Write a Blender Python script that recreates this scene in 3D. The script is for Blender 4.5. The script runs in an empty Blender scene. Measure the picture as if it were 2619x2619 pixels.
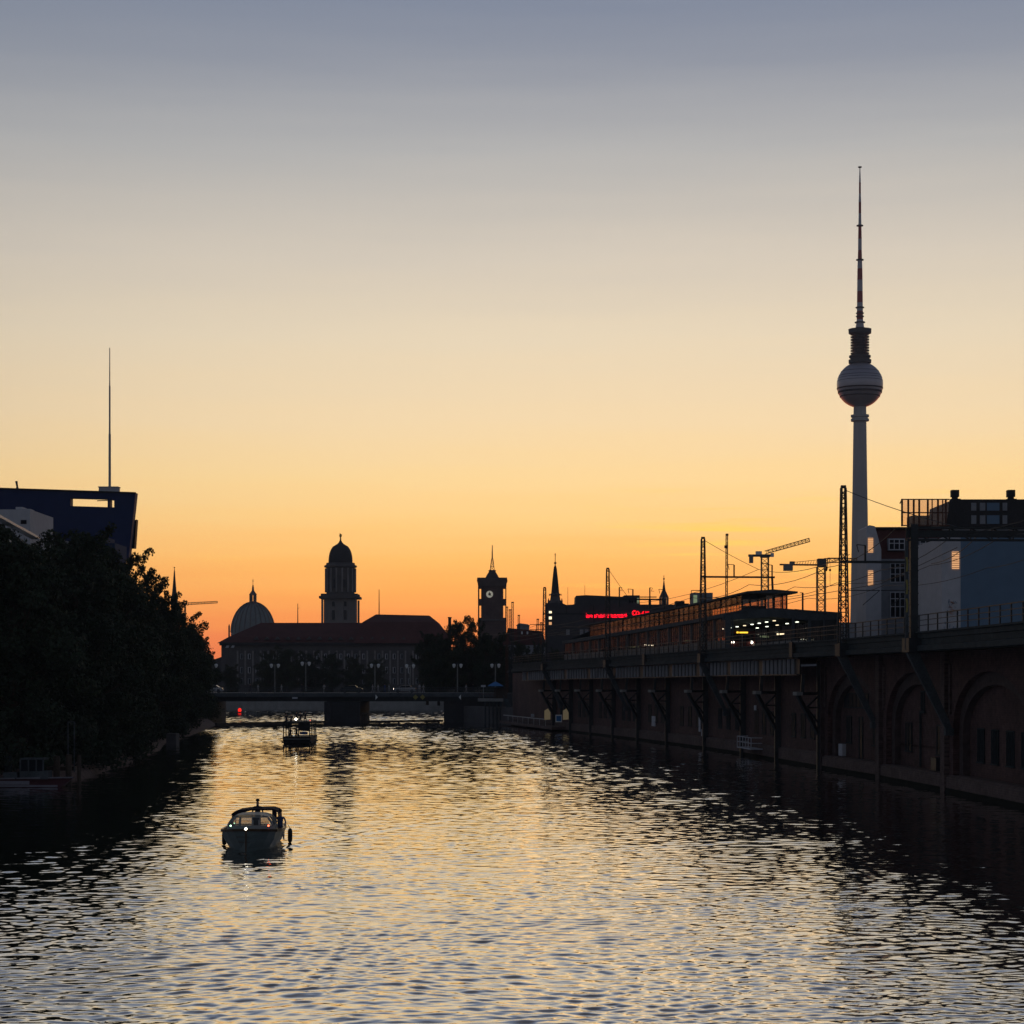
import bpy, bmesh, math, random
import numpy as np
from mathutils import Matrix, Vector
random.seed(7)
rng = np.random.default_rng(11)
sc = bpy.context.scene
COL = sc.collection
R = math.radians

# ---------------------------------------------------------------- camera
F, HZ, CX, EYE = 5246.0, 1740.0, 1309.5, 8.0     # survey of the place: focal length and horizon, eye 8 m above the river
cam = bpy.data.cameras.new("camera")
cam.sensor_width = 36.0
cam.lens = 36.0 * F / 2619.0
cam.shift_y = (HZ - 1309.5) / 2619.0
cam.clip_start, cam.clip_end = 0.5, 9000.0
co = bpy.data.objects.new("camera", cam)
co.location = (0, 0, EYE)
co.rotation_euler = (R(90), 0, 0)
COL.objects.link(co)
sc.camera = co


def lin(c):
    return tuple(((v / 255) / 12.92 if v / 255 <= 0.04045 else ((v / 255 + 0.055) / 1.055) ** 2.4) for v in c)


# ---------------------------------------------------------------- sky and sun
SUN_AZ = 0.10          # radians to the right of straight ahead
world = bpy.data.worlds.new("World")
sc.world = world
world.use_nodes = True
nt = world.node_tree
nt.nodes.clear()
N, L = nt.nodes.new, nt.links.new
out = N("ShaderNodeOutputWorld")
addsh = N("ShaderNodeAddShader")
bg1 = N("ShaderNodeBackground")
bg2 = N("ShaderNodeBackground")
sky = N("ShaderNodeTexSky")
sky.sky_type = 'NISHITA'
sky.sun_disc = False
sky.sun_elevation = R(1.0)
sky.sun_rotation = SUN_AZ
sky.air_density = 1.6
sky.dust_density = 2.5
L(sky.outputs[0], bg1.inputs[0])
bg1.inputs[1].default_value = 0.006
tc = N("ShaderNodeTexCoord")
sep = N("ShaderNodeSeparateXYZ")
L(tc.outputs['Generated'], sep.inputs[0])


def math_node(op, a, b=None):
    m = N("ShaderNodeMath")
    m.operation = op
    for i, v in enumerate((a, b)):
        if v is None:
            continue
        if isinstance(v, (int, float)):
            m.inputs[i].default_value = v
        else:
            L(v, m.inputs[i])
    return m.outputs[0]


def ramp(stops):
    r = N("ShaderNodeValToRGB")
    el = r.color_ramp.elements
    while len(el) < len(stops):
        el.new(0.5)
    for e, (p, c) in zip(el, stops):
        e.position = p
        e.color = (*lin(c), 1)
    return r


# thin wind-drawn streaks in the low sky
mp = N("ShaderNodeMapping")
mp.inputs['Scale'].default_value = (5, 5, 75)
L(tc.outputs['Generated'], mp.inputs[0])
nz = N("ShaderNodeTexNoise")
nz.inputs['Scale'].default_value = 1.6
nz.inputs['Detail'].default_value = 4
L(mp.outputs[0], nz.inputs[0])
wob = math_node('MULTIPLY', math_node('SUBTRACT', nz.outputs[0], 0.5), 0.012)
zz = math_node('ADD', sep.outputs[2], wob)
front = ramp([(0.0, (226, 108, 62)), (0.017, (238, 126, 72)), (0.028, (246, 147, 76)), (0.043, (251, 170, 86)), (0.06, (252, 187, 102)),
              (0.078, (249, 203, 130)), (0.098, (245, 210, 149)), (0.125, (237, 211, 168)), (0.165, (224, 208, 180)),
              (0.20, (206, 196, 180)), (0.25, (170, 170, 169)), (0.29, (135, 141, 153)), (0.33, (109, 121, 143)),
              (0.42, (76, 78, 88)), (0.55, (58, 60, 68)), (1.0, (44, 50, 64))])
L(zz, front.inputs[0])
back = ramp([(0.0, (86, 88, 95)), (0.1, (108, 108, 114)), (0.3, (97, 105, 118)), (0.6, (72, 82, 100)), (1.0, (52, 60, 78))])
L(zz, back.inputs[0])
hl = math_node('SQRT', math_node('ADD', math_node('MULTIPLY', sep.outputs[0], sep.outputs[0]),
                                 math_node('MULTIPLY', sep.outputs[1], sep.outputs[1])))
hl = math_node('MAXIMUM', hl, 0.001)
dt = math_node('DIVIDE', math_node('ADD', math_node('MULTIPLY', sep.outputs[0], math.sin(SUN_AZ)),
                                   math_node('MULTIPLY', sep.outputs[1], math.cos(SUN_AZ))), hl)
ang = math_node('ARCCOSINE', math_node('MINIMUM', dt, 0.99999))
mr = N("ShaderNodeMapRange")
mr.interpolation_type = 'SMOOTHERSTEP'
mr.inputs[1].default_value = 0.0
mr.inputs[2].default_value = 1.15
L(ang, mr.inputs[0])
mixs = N("ShaderNodeMixRGB")
L(mr.outputs[0], mixs.inputs[0])
L(front.outputs[0], mixs.inputs[1])
L(back.outputs[0], mixs.inputs[2])
# a few thin golden wisps low in the glow
mp2 = N("ShaderNodeMapping")
mp2.inputs['Scale'].default_value = (9, 9, 190)
mp2.inputs['Rotation'].default_value = (0, R(0.6), 0)
L(tc.outputs['Generated'], mp2.inputs[0])
nz2 = N("ShaderNodeTexNoise")
nz2.inputs['Scale'].default_value = 1.5
nz2.inputs['Detail'].default_value = 5
L(mp2.outputs[0], nz2.inputs[0])
w1 = N("ShaderNodeMapRange")
w1.inputs[1].default_value = 0.56
w1.inputs[2].default_value = 0.76
L(nz2.outputs[0], w1.inputs[0])
band = ramp([(0.0, (0, 0, 0)), (0.02, (90, 90, 90)), (0.06, (255, 255, 255)), (0.078, (255, 255, 255)), (0.10, (0, 0, 0))])
L(sep.outputs[2], band.inputs[0])
azw = N("ShaderNodeMapRange")
azw.inputs[1].default_value = 0.0
azw.inputs[2].default_value = 0.09
azw.inputs[3].default_value = 0.12
L(sep.outputs[0], azw.inputs[0])
wf = math_node('MULTIPLY', math_node('MULTIPLY', w1.outputs[0], band.outputs[0]), math_node('MULTIPLY', azw.outputs[0], 0.8))
mixw = N("ShaderNodeMixRGB")
L(wf, mixw.inputs[0])
L(mixs.outputs[0], mixw.inputs[1])
mixw.inputs[2].default_value = (*lin((255, 206, 96)), 1)
L(mixw.outputs[0], bg2.inputs[0])
bg2.inputs[1].default_value = 1.24
L(bg1.outputs[0], addsh.inputs[0])
L(bg2.outputs[0], addsh.inputs[1])
L(addsh.outputs[0], out.inputs[0])

sun = bpy.data.lights.new("sun", 'SUN')
sun.energy = 0.015
sun.angle = R(14)
sun.color = (1.0, 0.55, 0.3)
so = bpy.data.objects.new("sun", sun)
so.rotation_euler = Vector((-math.sin(SUN_AZ), -math.cos(SUN_AZ), -math.tan(R(1.0)))).to_track_quat('-Z', 'Y').to_euler()
so.location = (50, 500, 300)
COL.objects.link(so)

sc.view_settings.view_transform = 'Standard'
sc.view_settings.look = 'None'
sc.view_settings.exposure = 0.0
sc.view_settings.gamma = 1.0
sc.view_settings.use_curve_mapping = False
sc.cycles.max_bounces = 6
sc.cycles.transparent_max_bounces = 12


# ---------------------------------------------------------------- helpers
def PX(px, D):
    return (px - CX) / F * D


def PZ(py, D):
    return EYE + (HZ - py) / F * D


def WD(py):
    return EYE * F / (py - HZ)


def rot2(x, y, a):
    c, s = math.cos(a), math.sin(a)
    return x * c - y * s, x * s + y * c


MATS = {}


def mat(name, col, rough=0.8, var=0.3, scale=0.6, metal=0.0, bump=0.0, stretch=(1, 1, 1), brick=None, spec=0.3):
    """col = real-world base colour (linear)"""
    m = bpy.data.materials.new(name)
    m.use_nodes = True
    t = m.node_tree
    b = t.nodes["Principled BSDF"]
    b.inputs['Roughness'].default_value = rough
    b.inputs['Metallic'].default_value = metal
    b.inputs['Specular IOR Level'].default_value = spec
    c = t.nodes.new("ShaderNodeTexCoord")
    mpn = t.nodes.new("ShaderNodeMapping")
    mpn.inputs['Scale'].default_value = stretch
    t.links.new(c.outputs['Object'], mpn.inputs[0])
    n = t.nodes.new("ShaderNodeTexNoise")
    n.inputs['Scale'].default_value = scale
    n.inputs['Detail'].default_value = 6
    t.links.new(mpn.outputs[0], n.inputs[0])
    n2 = t.nodes.new("ShaderNodeTexNoise")
    n2.inputs['Scale'].default_value = scale * 9
    n2.inputs['Detail'].default_value = 3
    t.links.new(mpn.outputs[0], n2.inputs[0])
    ad = t.nodes.new("ShaderNodeMath")
    ad.operation = 'ADD'
    t.links.new(n.outputs[0], ad.inputs[0])
    t.links.new(n2.outputs[0], ad.inputs[1])
    r = t.nodes.new("ShaderNodeMapRange")
    r.inputs[1].default_value = 0.65
    r.inputs[2].default_value = 1.35
    r.inputs[3].default_value = 1 - var
    r.inputs[4].default_value = 1 + var
    t.links.new(ad.outputs[0], r.inputs[0])
    mx = t.nodes.new("ShaderNodeVectorMath")
    mx.operation = 'SCALE'
    mx.inputs[0].default_value = col
    t.links.new(r.outputs[0], mx.inputs['Scale'])
    last = mx.outputs[0]
    if brick:
        sx = t.nodes.new("ShaderNodeSeparateXYZ")
        t.links.new(c.outputs['Object'], sx.inputs[0])
        cb = t.nodes.new("ShaderNodeCombineXYZ")
        t.links.new(sx.outputs[1], cb.inputs[0])
        t.links.new(sx.outputs[2], cb.inputs[1])
        bt = t.nodes.new("ShaderNodeTexBrick")
        bt.inputs['Scale'].default_value = brick
        bt.inputs['Color1'].default_value = (1, 1, 1, 1)
        bt.inputs['Color2'].default_value = (0.7, 0.66, 0.66, 1)
        bt.inputs['Mortar'].default_value = (1.25, 1.25, 1.2, 1)
        t.links.new(cb.outputs[0], bt.inputs[0])
        ml = t.nodes.new("ShaderNodeVectorMath")
        ml.operation = 'MULTIPLY'
        t.links.new(last, ml.inputs[0])
        t.links.new(bt.outputs[0], ml.inputs[1])
        last = ml.outputs[0]
    t.links.new(last, b.inputs['Base Color'])
    if bump:
        bp = t.nodes.new("ShaderNodeBump")
        bp.inputs['Strength'].default_value = bump
        bp.inputs['Distance'].default_value = 0.05
        t.links.new(n2.outputs[0], bp.inputs['Height'])
        t.links.new(bp.outputs[0], b.inputs['Normal'])
    MATS[name] = m
    return m


def emis(name, col, strength):
    m = bpy.data.materials.new(name)
    m.use_nodes = True
    b = m.node_tree.nodes["Principled BSDF"]
    b.inputs['Base Color'].default_value = (*col, 1)
    b.inputs['Emission Color'].default_value = (*col, 1)
    b.inputs['Emission Strength'].default_value = strength
    MATS[name] = m
    return m


def glassmat(name, tint, clear=0.7, rough=0.03):
    """thin pane: part clear, part mirror by angle"""
    m = bpy.data.materials.new(name)
    m.use_nodes = True
    t = m.node_tree
    t.nodes.clear()
    o = t.nodes.new("ShaderNodeOutputMaterial")
    tr = t.nodes.new("ShaderNodeBsdfTransparent")
    tr.inputs[0].default_value = (*[v for v in tint], 1)
    gl = t.nodes.new("ShaderNodeBsdfGlossy")
    gl.inputs['Roughness'].default_value = rough
    gl.inputs[0].default_value = (0.5, 0.5, 0.5, 1)
    mx = t.nodes.new("ShaderNodeMixShader")
    nzz = t.nodes.new("ShaderNodeTexNoise")
    nzz.inputs['Scale'].default_value = 0.8
    rr = t.nodes.new("ShaderNodeMapRange")
    rr.inputs[3].default_value = 1 - clear - 0.12
    rr.inputs[4].default_value = 1 - clear + 0.12
    t.links.new(nzz.outputs[0], rr.inputs[0])
    t.links.new(rr.outputs[0], mx.inputs[0])
    t.links.new(tr.outputs[0], mx.inputs[1])
    t.links.new(gl.outputs[0], mx.inputs[2])
    t.links.new(mx.outputs[0], o.inputs[0])
    MATS[name] = m
    return m


BRICK = mat("red_brick", (0.078, 0.044, 0.040), 0.9, 0.5, 0.25, brick=1.6)
BRICK2 = mat("weathered_brick", (0.095, 0.066, 0.060), 0.9, 0.4, 0.2, brick=1.6)
BRICKD = mat("sooty_brick", (0.07, 0.05, 0.046), 0.9, 0.4, 0.3)
CONC = mat("concrete", (0.22, 0.215, 0.20), 0.85, 0.25, 0.5, bump=0.2)
CONCL = mat("pale_concrete", (0.40, 0.39, 0.38), 0.75, 0.08, 0.05)
LEDGE = mat("grey_painted_steel", (0.042, 0.052, 0.054), 0.85, 0.35, 0.8, spec=0.08)
STEEL = mat("dark_steel", (0.025, 0.03, 0.032), 0.55, 0.35, 1.2, metal=0.2)
STEELM = mat("riveted_steel", (0.065, 0.075, 0.08), 0.8, 0.35, 0.9, spec=0.1)
RUST = mat("rusty_steel", (0.09, 0.035, 0.02), 0.7, 0.4, 1.5)
WHITE = mat("white_paint", (0.7, 0.7, 0.68), 0.5, 0.06, 1.0)
PALE = mat("pale_render", (0.44, 0.44, 0.46), 0.85, 0.12, 0.15)
GREYR = mat("grey_render", (0.23, 0.24, 0.26), 0.85, 0.15, 0.2)
BLUEW = mat("blue_grey_render", (0.12, 0.19, 0.27), 0.85, 0.08, 0.1)
NAVY = mat("navy_cladding", (0.008, 0.022, 0.085), 0.6, 0.12, 0.1)
ROOFR = mat("red_roof_tiles", (0.085, 0.032, 0.03), 0.9, 0.3, 0.3)
ROOFD = mat("dark_roof", (0.03, 0.03, 0.032), 0.85, 0.3, 0.4)
STONE = mat("grey_sandstone", (0.22, 0.205, 0.20), 0.9, 0.25, 0.25)
STONED = mat("dark_sandstone", (0.09, 0.085, 0.085), 0.9, 0.25, 0.25)
COPPER = mat("weathered_copper", (0.12, 0.16, 0.165), 0.7, 0.25, 0.1)
SLATE = mat("slate", (0.03, 0.032, 0.036), 0.8, 0.3, 0.3)
GOLD = mat("gilding", (0.5, 0.33, 0.08), 0.35, 0.1, 1.0, metal=0.8)
BARK = mat("bark", (0.05, 0.035, 0.025), 0.9, 0.3, 2.0)
LEAF = mat("foliage", (0.03, 0.042, 0.018), 0.75, 0.6, 0.35)
LEAF2 = mat("dark_foliage", (0.022, 0.034, 0.016), 0.75, 0.6, 0.3)
SOIL = mat("soil", (0.07, 0.05, 0.035), 0.95, 0.4, 0.3, bump=0.3)
ASPH = mat("asphalt", (0.05, 0.05, 0.05), 0.9, 0.2, 0.6)
TIMBER = mat("wet_timber", (0.05, 0.035, 0.025), 0.7, 0.4, 0.8)
BLACK = mat("black_rubber", (0.012, 0.012, 0.012), 0.6, 0.2, 2.0)
REDP = mat("red_paint", (0.35, 0.02, 0.02), 0.5, 0.15, 1.0)
YELP = mat("yellow_paint", (0.26, 0.22, 0.06), 0.6, 0.15, 1.0)
ORGP = mat("orange_graffiti", (0.5, 0.16, 0.06), 0.7, 0.3, 2.0)
BLUEP = mat("blue_canvas", (0.04, 0.16, 0.36), 0.8, 0.15, 1.0)
CLOTH = mat("dark_clothing", (0.03, 0.03, 0.04), 0.9, 0.3, 3.0)
CLOTHL = mat("pale_clothing", (0.35, 0.33, 0.33), 0.9, 0.2, 3.0)
CLOTHB = mat("blue_clothing", (0.05, 0.08, 0.2), 0.9, 0.2, 3.0)
SKIN = mat("skin", (0.38, 0.22, 0.16), 0.6, 0.1, 3.0)
HAIR = mat("dark_hair", (0.02, 0.015, 0.012), 0.7, 0.2, 5.0)
GLASSD = mat("dark_window_glass", (0.012, 0.015, 0.02), 0.5, 0.3, 0.7, spec=0.06)
FRAMEW = mat("white_window_frame", (0.5, 0.5, 0.52), 0.6, 0.1, 1.0)
GLASSC = glassmat("clear_glazing", (0.80, 0.72, 0.66), 0.80)
GLASSB = glassmat("boat_glazing", (0.75, 0.72, 0.72), 0.78)
GLASST = glassmat("terrace_glass", (0.95, 0.85, 0.82), 0.9)
GLASSU = glassmat("ribbed_glazing", (0.85, 0.75, 0.70), 0.86, 0.1)
ELAMP = emis("lamp_white", (1.0, 0.95, 0.8), 9.0)
EBOAT = emis("boat_lamp_white", (1.0, 0.93, 0.75), 7.0)
EBOATG = emis("boat_lamp_green", (0.55, 1.0, 0.6), 5.0)
EBOATR = emis("boat_lamp_red", (1.0, 0.12, 0.05), 6.0)
ETUBE = emis("fluorescent", (0.95, 1.0, 0.8), 2.4)
ETUBEW = emis("warm_lamp", (1.0, 0.8, 0.5), 1.6)
EDISP = emis("amber_display", (1.0, 0.62, 0.05), 1.6)
ENEON = emis("red_neon", (1.0, 0.01, 0.04), 1.1)
ENEON2 = emis("red_neon_bright", (1.0, 0.005, 0.02), 1.2)
ECLOCK = emis("lit_clock_dial", (0.85, 0.8, 0.62), 0.25)
EWIN = emis("lit_and_sky_window_glow", (1.0, 0.5, 0.22), 0.7)
EPANEL = emis("lit_panel", (0.55, 0.42, 0.22), 0.10)
EGREEN = emis("green_exit_glow", (0.5, 0.62, 0.34), 0.26)


class MB:
    def __init__(s):
        s.v, s.f, s.mi, s.cur = [], [], [], 0

    def add(s, vs, fs):
        o = len(s.v)
        s.v += [tuple(p) for p in vs]
        s.f += [tuple(i + o for i in q) for q in fs]
        s.mi += [s.cur] * len(fs)
        return s

    def box(s, x0, x1, y0, y1, z0, z1):
        vs = [(x, y, z) for z in (z0, z1) for y in (y0, y1) for x in (x0, x1)]
        return s.add(vs, [(0, 2, 3, 1), (4, 5, 7, 6), (0, 1, 5, 4), (2, 6, 7, 3), (0, 4, 6, 2), (1, 3, 7, 5)])

    def bar(s, p0, p1, w, h=None, up=(0, 0, 1), w1=None):
        h = w if h is None else h
        p0, p1 = Vector(p0), Vector(p1)
        d = (p1 - p0)
        if d.length < 1e-6:
            return s
        d.normalize()
        u = Vector(up)
        if abs(d.dot(u)) > 0.98:
            u = Vector((0, 1, 0))
        a = d.cross(u).normalized()
        b = a.cross(d).normalized()
        k = 1 if w1 is None else w1 / w
        vs = []
        for p, q in ((p0, 1), (p1, k)):
            for sa, sb in ((-1, -1), (1, -1), (1, 1), (-1, 1)):
                vs.append(p + a * (sa * w / 2 * q) + b * (sb * h / 2 * q))
        return s.add(vs, [(0, 3, 2, 1), (4, 5, 6, 7), (0, 1, 5, 4), (1, 2, 6, 5), (2, 3, 7, 6), (3, 0, 4, 7)])

    def cyl(s, p0, p1, r0, r1=None, n=12, caps=True):
        r1 = r0 if r1 is None else r1
        p0, p1 = Vector(p0), Vector(p1)
        d = (p1 - p0).normalized()
        u = Vector((0, 0, 1)) if abs(d.z) < 0.95 else Vector((1, 0, 0))
        a = d.cross(u).normalized()
        b = a.cross(d).normalized()
        vs = []
        for p, r in ((p0, r0), (p1, r1)):
            for i in range(n):
                t = 2 * math.pi * i / n
                vs.append(p + a * (r * math.cos(t)) + b * (r * math.sin(t)))
        fs = [(i, (i + 1) % n, n + (i + 1) % n, n + i) for i in range(n)]
        if caps:
            fs += [tuple(range(n - 1, -1, -1)), tuple(range(n, 2 * n))]
        return s.add(vs, fs)

    def lathe(s, prof, c=(0, 0), n=32, squash=1.0):
        """prof: list of (r, z)"""
        vs = []
        for r, z in prof:
            for i in range(n):
                t = 2 * math.pi * (i + 0.5) / n
                vs.append((c[0] + r * math.cos(t), c[1] + r * math.sin(t) * squash, z))
        fs = []
        for k in range(len(prof) - 1):
            for i in range(n):
                j = (i + 1) % n
                fs.append((k * n + i, k * n + j, (k + 1) * n + j, (k + 1) * n + i))
        fs += [tuple(range(n - 1, -1, -1)), tuple(range((len(prof) - 1) * n, len(prof) * n))]
        return s.add(vs, fs)

    def prism(s, poly, y0, y1):
        """poly: (x, z) outline, extruded along y"""
        n = len(poly)
        vs = [(x, y0, z) for x, z in poly] + [(x, y1, z) for x, z in poly]
        fs = [tuple(range(n - 1, -1, -1)), tuple(range(n, 2 * n))]
        fs += [(i, (i + 1) % n, n + (i + 1) % n, n + i) for i in range(n)]
        return s.add(vs, fs)

    def ball(s, c, r, n=12, m=8, sz=1.0):
        return s.lathe([(max(0.001, r * math.sin(math.pi * k / m)), c[2] - r * sz * math.cos(math.pi * k / m)) for k in range(m + 1)],
                       (c[0], c[1]), n)

    def build(s, name, m, parent=None, smooth=False, world=True):
        me = bpy.data.meshes.new(name)
        vs = s.v
        if parent is not None and world:
            M = WM[parent.name].inverted()
            vs = [tuple(M @ Vector(p)) for p in vs]
        me.from_pydata(vs, [], s.f)
        ms = m if isinstance(m, (list, tuple)) else [m]
        for q in ms:
            me.materials.append(q)
        if len(ms) > 1:
            me.polygons.foreach_set('material_index', s.mi)
        if smooth:
            me.polygons.foreach_set('use_smooth', [True] * len(me.polygons))
        me.update()
        bm = bmesh.new()
        bm.from_mesh(me)
        bmesh.ops.recalc_face_normals(bm, faces=bm.faces)
        bm.to_mesh(me)
        bm.free()
        o = bpy.data.objects.new(name, me)
        COL.objects.link(o)
        if parent is not None:
            o.parent = parent
            WM[o.name] = WM[parent.name]
        else:
            WM[o.name] = Matrix.Identity(4)
        return o


WM = {}


def tag(o, label=None, cat=None, group=None, kind=None):
    if label:
        o['label'] = label
    if cat:
        o['category'] = cat
    if group:
        o['group'] = group
    if kind:
        o['kind'] = kind
    return o


def thing(name, label, cat, loc=(0, 0, 0), rz=0.0, group=None):
    o = bpy.data.objects.new(name, None)
    o.empty_display_size = 0.3
    o.location = loc
    o.rotation_euler = (0, 0, rz)
    COL.objects.link(o)
    WM[o.name] = Matrix.Translation(loc) @ Matrix.Rotation(rz, 4, 'Z')
    return tag(o, label, cat, group)


def dup(root, loc, rz=None, label=None, group=None, scale=None):
    r = root.copy()
    COL.objects.link(r)
    r.location = loc
    if rz is not None:
        r.rotation_euler = (0, 0, rz)
    if scale is not None:
        r.scale = (scale, scale, scale) if isinstance(scale, (int, float)) else scale
    if label:
        r['label'] = label
    if group:
        r['group'] = group
    WM[r.name] = Matrix.Translation(loc) @ Matrix.Rotation(r.rotation_euler[2], 4, 'Z')
    for ch in list(root.children):
        c = ch.copy()
        COL.objects.link(c)
        c.parent = r
        WM[c.name] = WM[r.name]
        for g in list(ch.children):
            d = g.copy()
            COL.objects.link(d)
            d.parent = c
    return r


ORD = ["first", "second", "third", "fourth", "fifth", "sixth", "seventh", "eighth", "ninth", "tenth", "eleventh", "twelfth",
       "thirteenth", "fourteenth", "fifteenth", "sixteenth"]

# ---------------------------------------------------------------- plan of the banks
WD_T = np.array([40, 100, 117, 128, 146, 166, 184, 200, 221, 235, 253, 270, 287, 301, 315, 330, 345, 365, 420])
WX_T = np.array([32.6, 32.5, 32.3, 32.0, 31.1, 29.8, 28.0, 26.5, 24.6, 22.8, 20.1, 17.3, 14.3, 11.7, 9.1, 6.5, 3.9, 0.6, -8.5])


def Xw(D):
    return float(np.interp(D, WD_T, WX_T))


def dXw(D):
    return (Xw(D + 5) - Xw(D - 5)) / 10.0


def V(D, off, z):
    """point at distance D along the railway wall, off metres towards the river"""
    k = dXw(D)
    n = math.hypot(1, k)
    return (Xw(D) - off / n, D + off * k / n, z)


def solveD(px, off):
    lo, hi = 60.0, 400.0
    for _ in range(50):
        mid = (lo + hi) / 2
        x, y, _z = V(mid, off, 0)
        if CX + x / y * F > px:
            lo = mid
        else:
            hi = mid
    return lo


def zl(D):      # underside of the deck ledge
    return float(np.interp(D, [0, 220, 303, 352, 400], [10.1, 10.05, 9.75, 9.45, 9.2]))


def sweep(mb, prof, Ds, zf=lambda D: 0.0, close=True):
    n = len(prof)
    vs = []
    for D in Ds:
        for o, z in prof:
            vs.append(V(D, o, z + zf(D)))
    fs = []
    m = n if close else n - 1
    for k in range(len(Ds) - 1):
        for i in range(m):
            j = (i + 1) % n
            fs.append((k * n + i, k * n + j, (k + 1) * n + j, (k + 1) * n + i))
    if close:
        fs += [tuple(range(n)), tuple(range((len(Ds) - 1) * n + n - 1, (len(Ds) - 1) * n - 1, -1))]
    mb.add(vs, fs)
    return mb


BD_T = [30, 120, 150, 158, 166, 200, 236, 262, 300, 365, 390, 420, 480, 560]
BX_T = [-46, -44, -42, -38, -34.5, -36.8, -40.2, -44, -46.5, -52.5, -57, -62, -73, -87]


def Xb(D):
    return float(np.interp(D, BD_T, BX_T))


# ================================================================ STRUCTURE
# ---- water
def build_water():
    rows = []
    D = 26.0
    while D < 575:
        rows.append(D)
        D += min(0.34, 0.056 * (max(D, 45) / 48.0) ** 1.5)
    rows = np.array(rows)
    nc = 640
    u = np.linspace(-0.36, 0.36, nc)
    Y, U = np.meshgrid(rows, u, indexing='ij')
    X = U * Y
    Hh = np.zeros_like(X)
    dx = 0.72 / nc * Y
    dy = np.gradient(rows)[:, None] * np.ones_like(X)
    r = np.random.default_rng(5)
    wx = X + 0.55 * np.sin(0.23 * X + 0.31 * Y + 1.0) + 0.35 * np.sin(0.61 * X - 0.17 * Y)
    wy = Y + 0.55 * np.sin(0.19 * X - 0.27 * Y + 2.0) + 0.30 * np.sin(0.47 * X + 0.37 * Y)
    patch = 1.0 + 0.34 * np.sin(0.055 * X + 0.021 * Y + 0.7) * np.sin(0.031 * Y - 0.04 * X) + 0.2 * np.sin(0.021 * Y + 0.1 * X + 2)
    NW = 84
    for i in range(NW):
        lam = math.exp(r.uniform(math.log(0.24), math.log(3.4)))
        th = r.normal(0.12, 0.62)
        k = 2 * math.pi / lam
        kx, ky = k * math.sin(th), k * math.cos(th)
        wgt = math.exp(-((math.log(lam) - math.log(0.64)) / 0.72) ** 2) + 0.25 * math.exp(-((math.log(lam) - math.log(1.9)) / 0.45) ** 2) + 0.1
        sl = WAVE * math.sqrt(2.0 / NW) * wgt * 1.5
        need = 2.2 * np.maximum(dy * abs(math.cos(th)), dx * abs(math.sin(th)))
        att = np.clip((lam - need) / (0.5 * lam), 0, 1)
        ph = kx * wx + ky * wy + r.uniform(0, 6.28)
        if lam > 1.3:
            att = att * np.interp(Y, [40, 130], [0.5, 1.0])
        Hh += (sl / k) * att * (np.sin(ph) + 0.3 * np.cos(2 * ph))
    boost = np.interp(Y, [26, 90, 160, 300, 575], [0.80, 0.88, 1.3, 2.3, 3.0])
    Hh *= patch * boost
    # old wakes of boats that have passed, still crossing the river as narrow trains of waves
    for x0, y0, dxn, dyn, lam, wid, am in ((10.0, 100.0, -0.42, 1.0, 1.25, 2.6, 0.012), (3.0, 76.0, 0.36, 1.0, 1.0, 2.0, 0.010), (-22.0, 118.0, 0.30, 1.0, 1.3, 2.4, 0.009), (8.0, 60.0, -0.55, 1.0, 0.9, 1.6, 0.010)):
        nn = math.hypot(dxn, dyn)
        dd = ((wx - x0) * dxn + (wy - y0) * dyn) / nn
        al = ((X - x0) * dyn - (Y - y0) * dxn) / nn
        Hh += am * np.exp(-(dd / wid) ** 2) * np.exp(-(al / 26.0) ** 2) * np.sin(2 * math.pi * dd / lam + 0.3 * np.sin(0.35 * al))
    # wakes of the two boats (they come towards the bridge)
    for bx, by, hb, amp in ((BOAT1[0], BOAT1[1], 1.3, 0.05), (BOAT2[0], BOAT2[1], 1.8, 0.06)):
        yy = Y - (by - 0.5)
        for sgn in (-1, 1):
            dd = sgn * (X - bx) - hb * 0.35 - yy * 0.36
            e = np.exp(-(dd / 0.9) ** 2) * (yy > -1) * np.exp(-np.clip(yy, 0, None) / 22.0)
            Hh += amp * e * np.cos(dd * 4.2)
        inside = (np.abs(X - bx) < hb * 0.8) & (Y > by + 1.5) & (Y < by + 7)
        Hh[inside] *= 0.2
    Hh -= 0.0
    nr = len(rows)
    co_ = np.stack([X, Y, Hh], -1).reshape(-1, 3)
    idx = np.arange(nr * nc).reshape(nr, nc)
    q = np.stack([idx[:-1, :-1], idx[:-1, 1:], idx[1:, 1:], idx[1:, :-1]], -1).reshape(-1, 4)
    me = bpy.data.meshes.new("water")
    me.vertices.add(len(co_))
    me.vertices.foreach_set('co', co_.astype(np.float32).ravel())
    me.loops.add(q.size)
    me.loops.foreach_set('vertex_index', q.astype(np.int32).ravel())
    me.polygons.add(len(q))
    me.polygons.foreach_set('loop_start', np.arange(0, q.size, 4, dtype=np.int32))
    me.polygons.foreach_set('loop_total', np.full(len(q), 4, dtype=np.int32))
    me.polygons.foreach_set('use_smooth', np.ones(len(q), dtype=bool))
    me.update()
    me.validate()
    m = bpy.data.materials.new("river_water")
    m.use_nodes = True
    t = m.node_tree
    b = t.nodes["Principled BSDF"]
    b.inputs['Base Color'].default_value = (0.006, 0.010, 0.010, 1)
    b.inputs['Roughness'].default_value = 0.02
    b.inputs['IOR'].default_value = 1.36
    c = t.nodes.new("ShaderNodeTexCoord")
    mpn = t.nodes.new("ShaderNodeMapping")
    mpn.inputs['Scale'].default_value = (1.1, 2.0, 1.0)
    t.links.new(c.outputs['Object'], mpn.inputs[0])
    n1 = t.nodes.new("ShaderNodeTexNoise")
    n1.inputs['Scale'].default_value = 3.2
    n1.inputs['Detail'].default_value = 3
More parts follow.
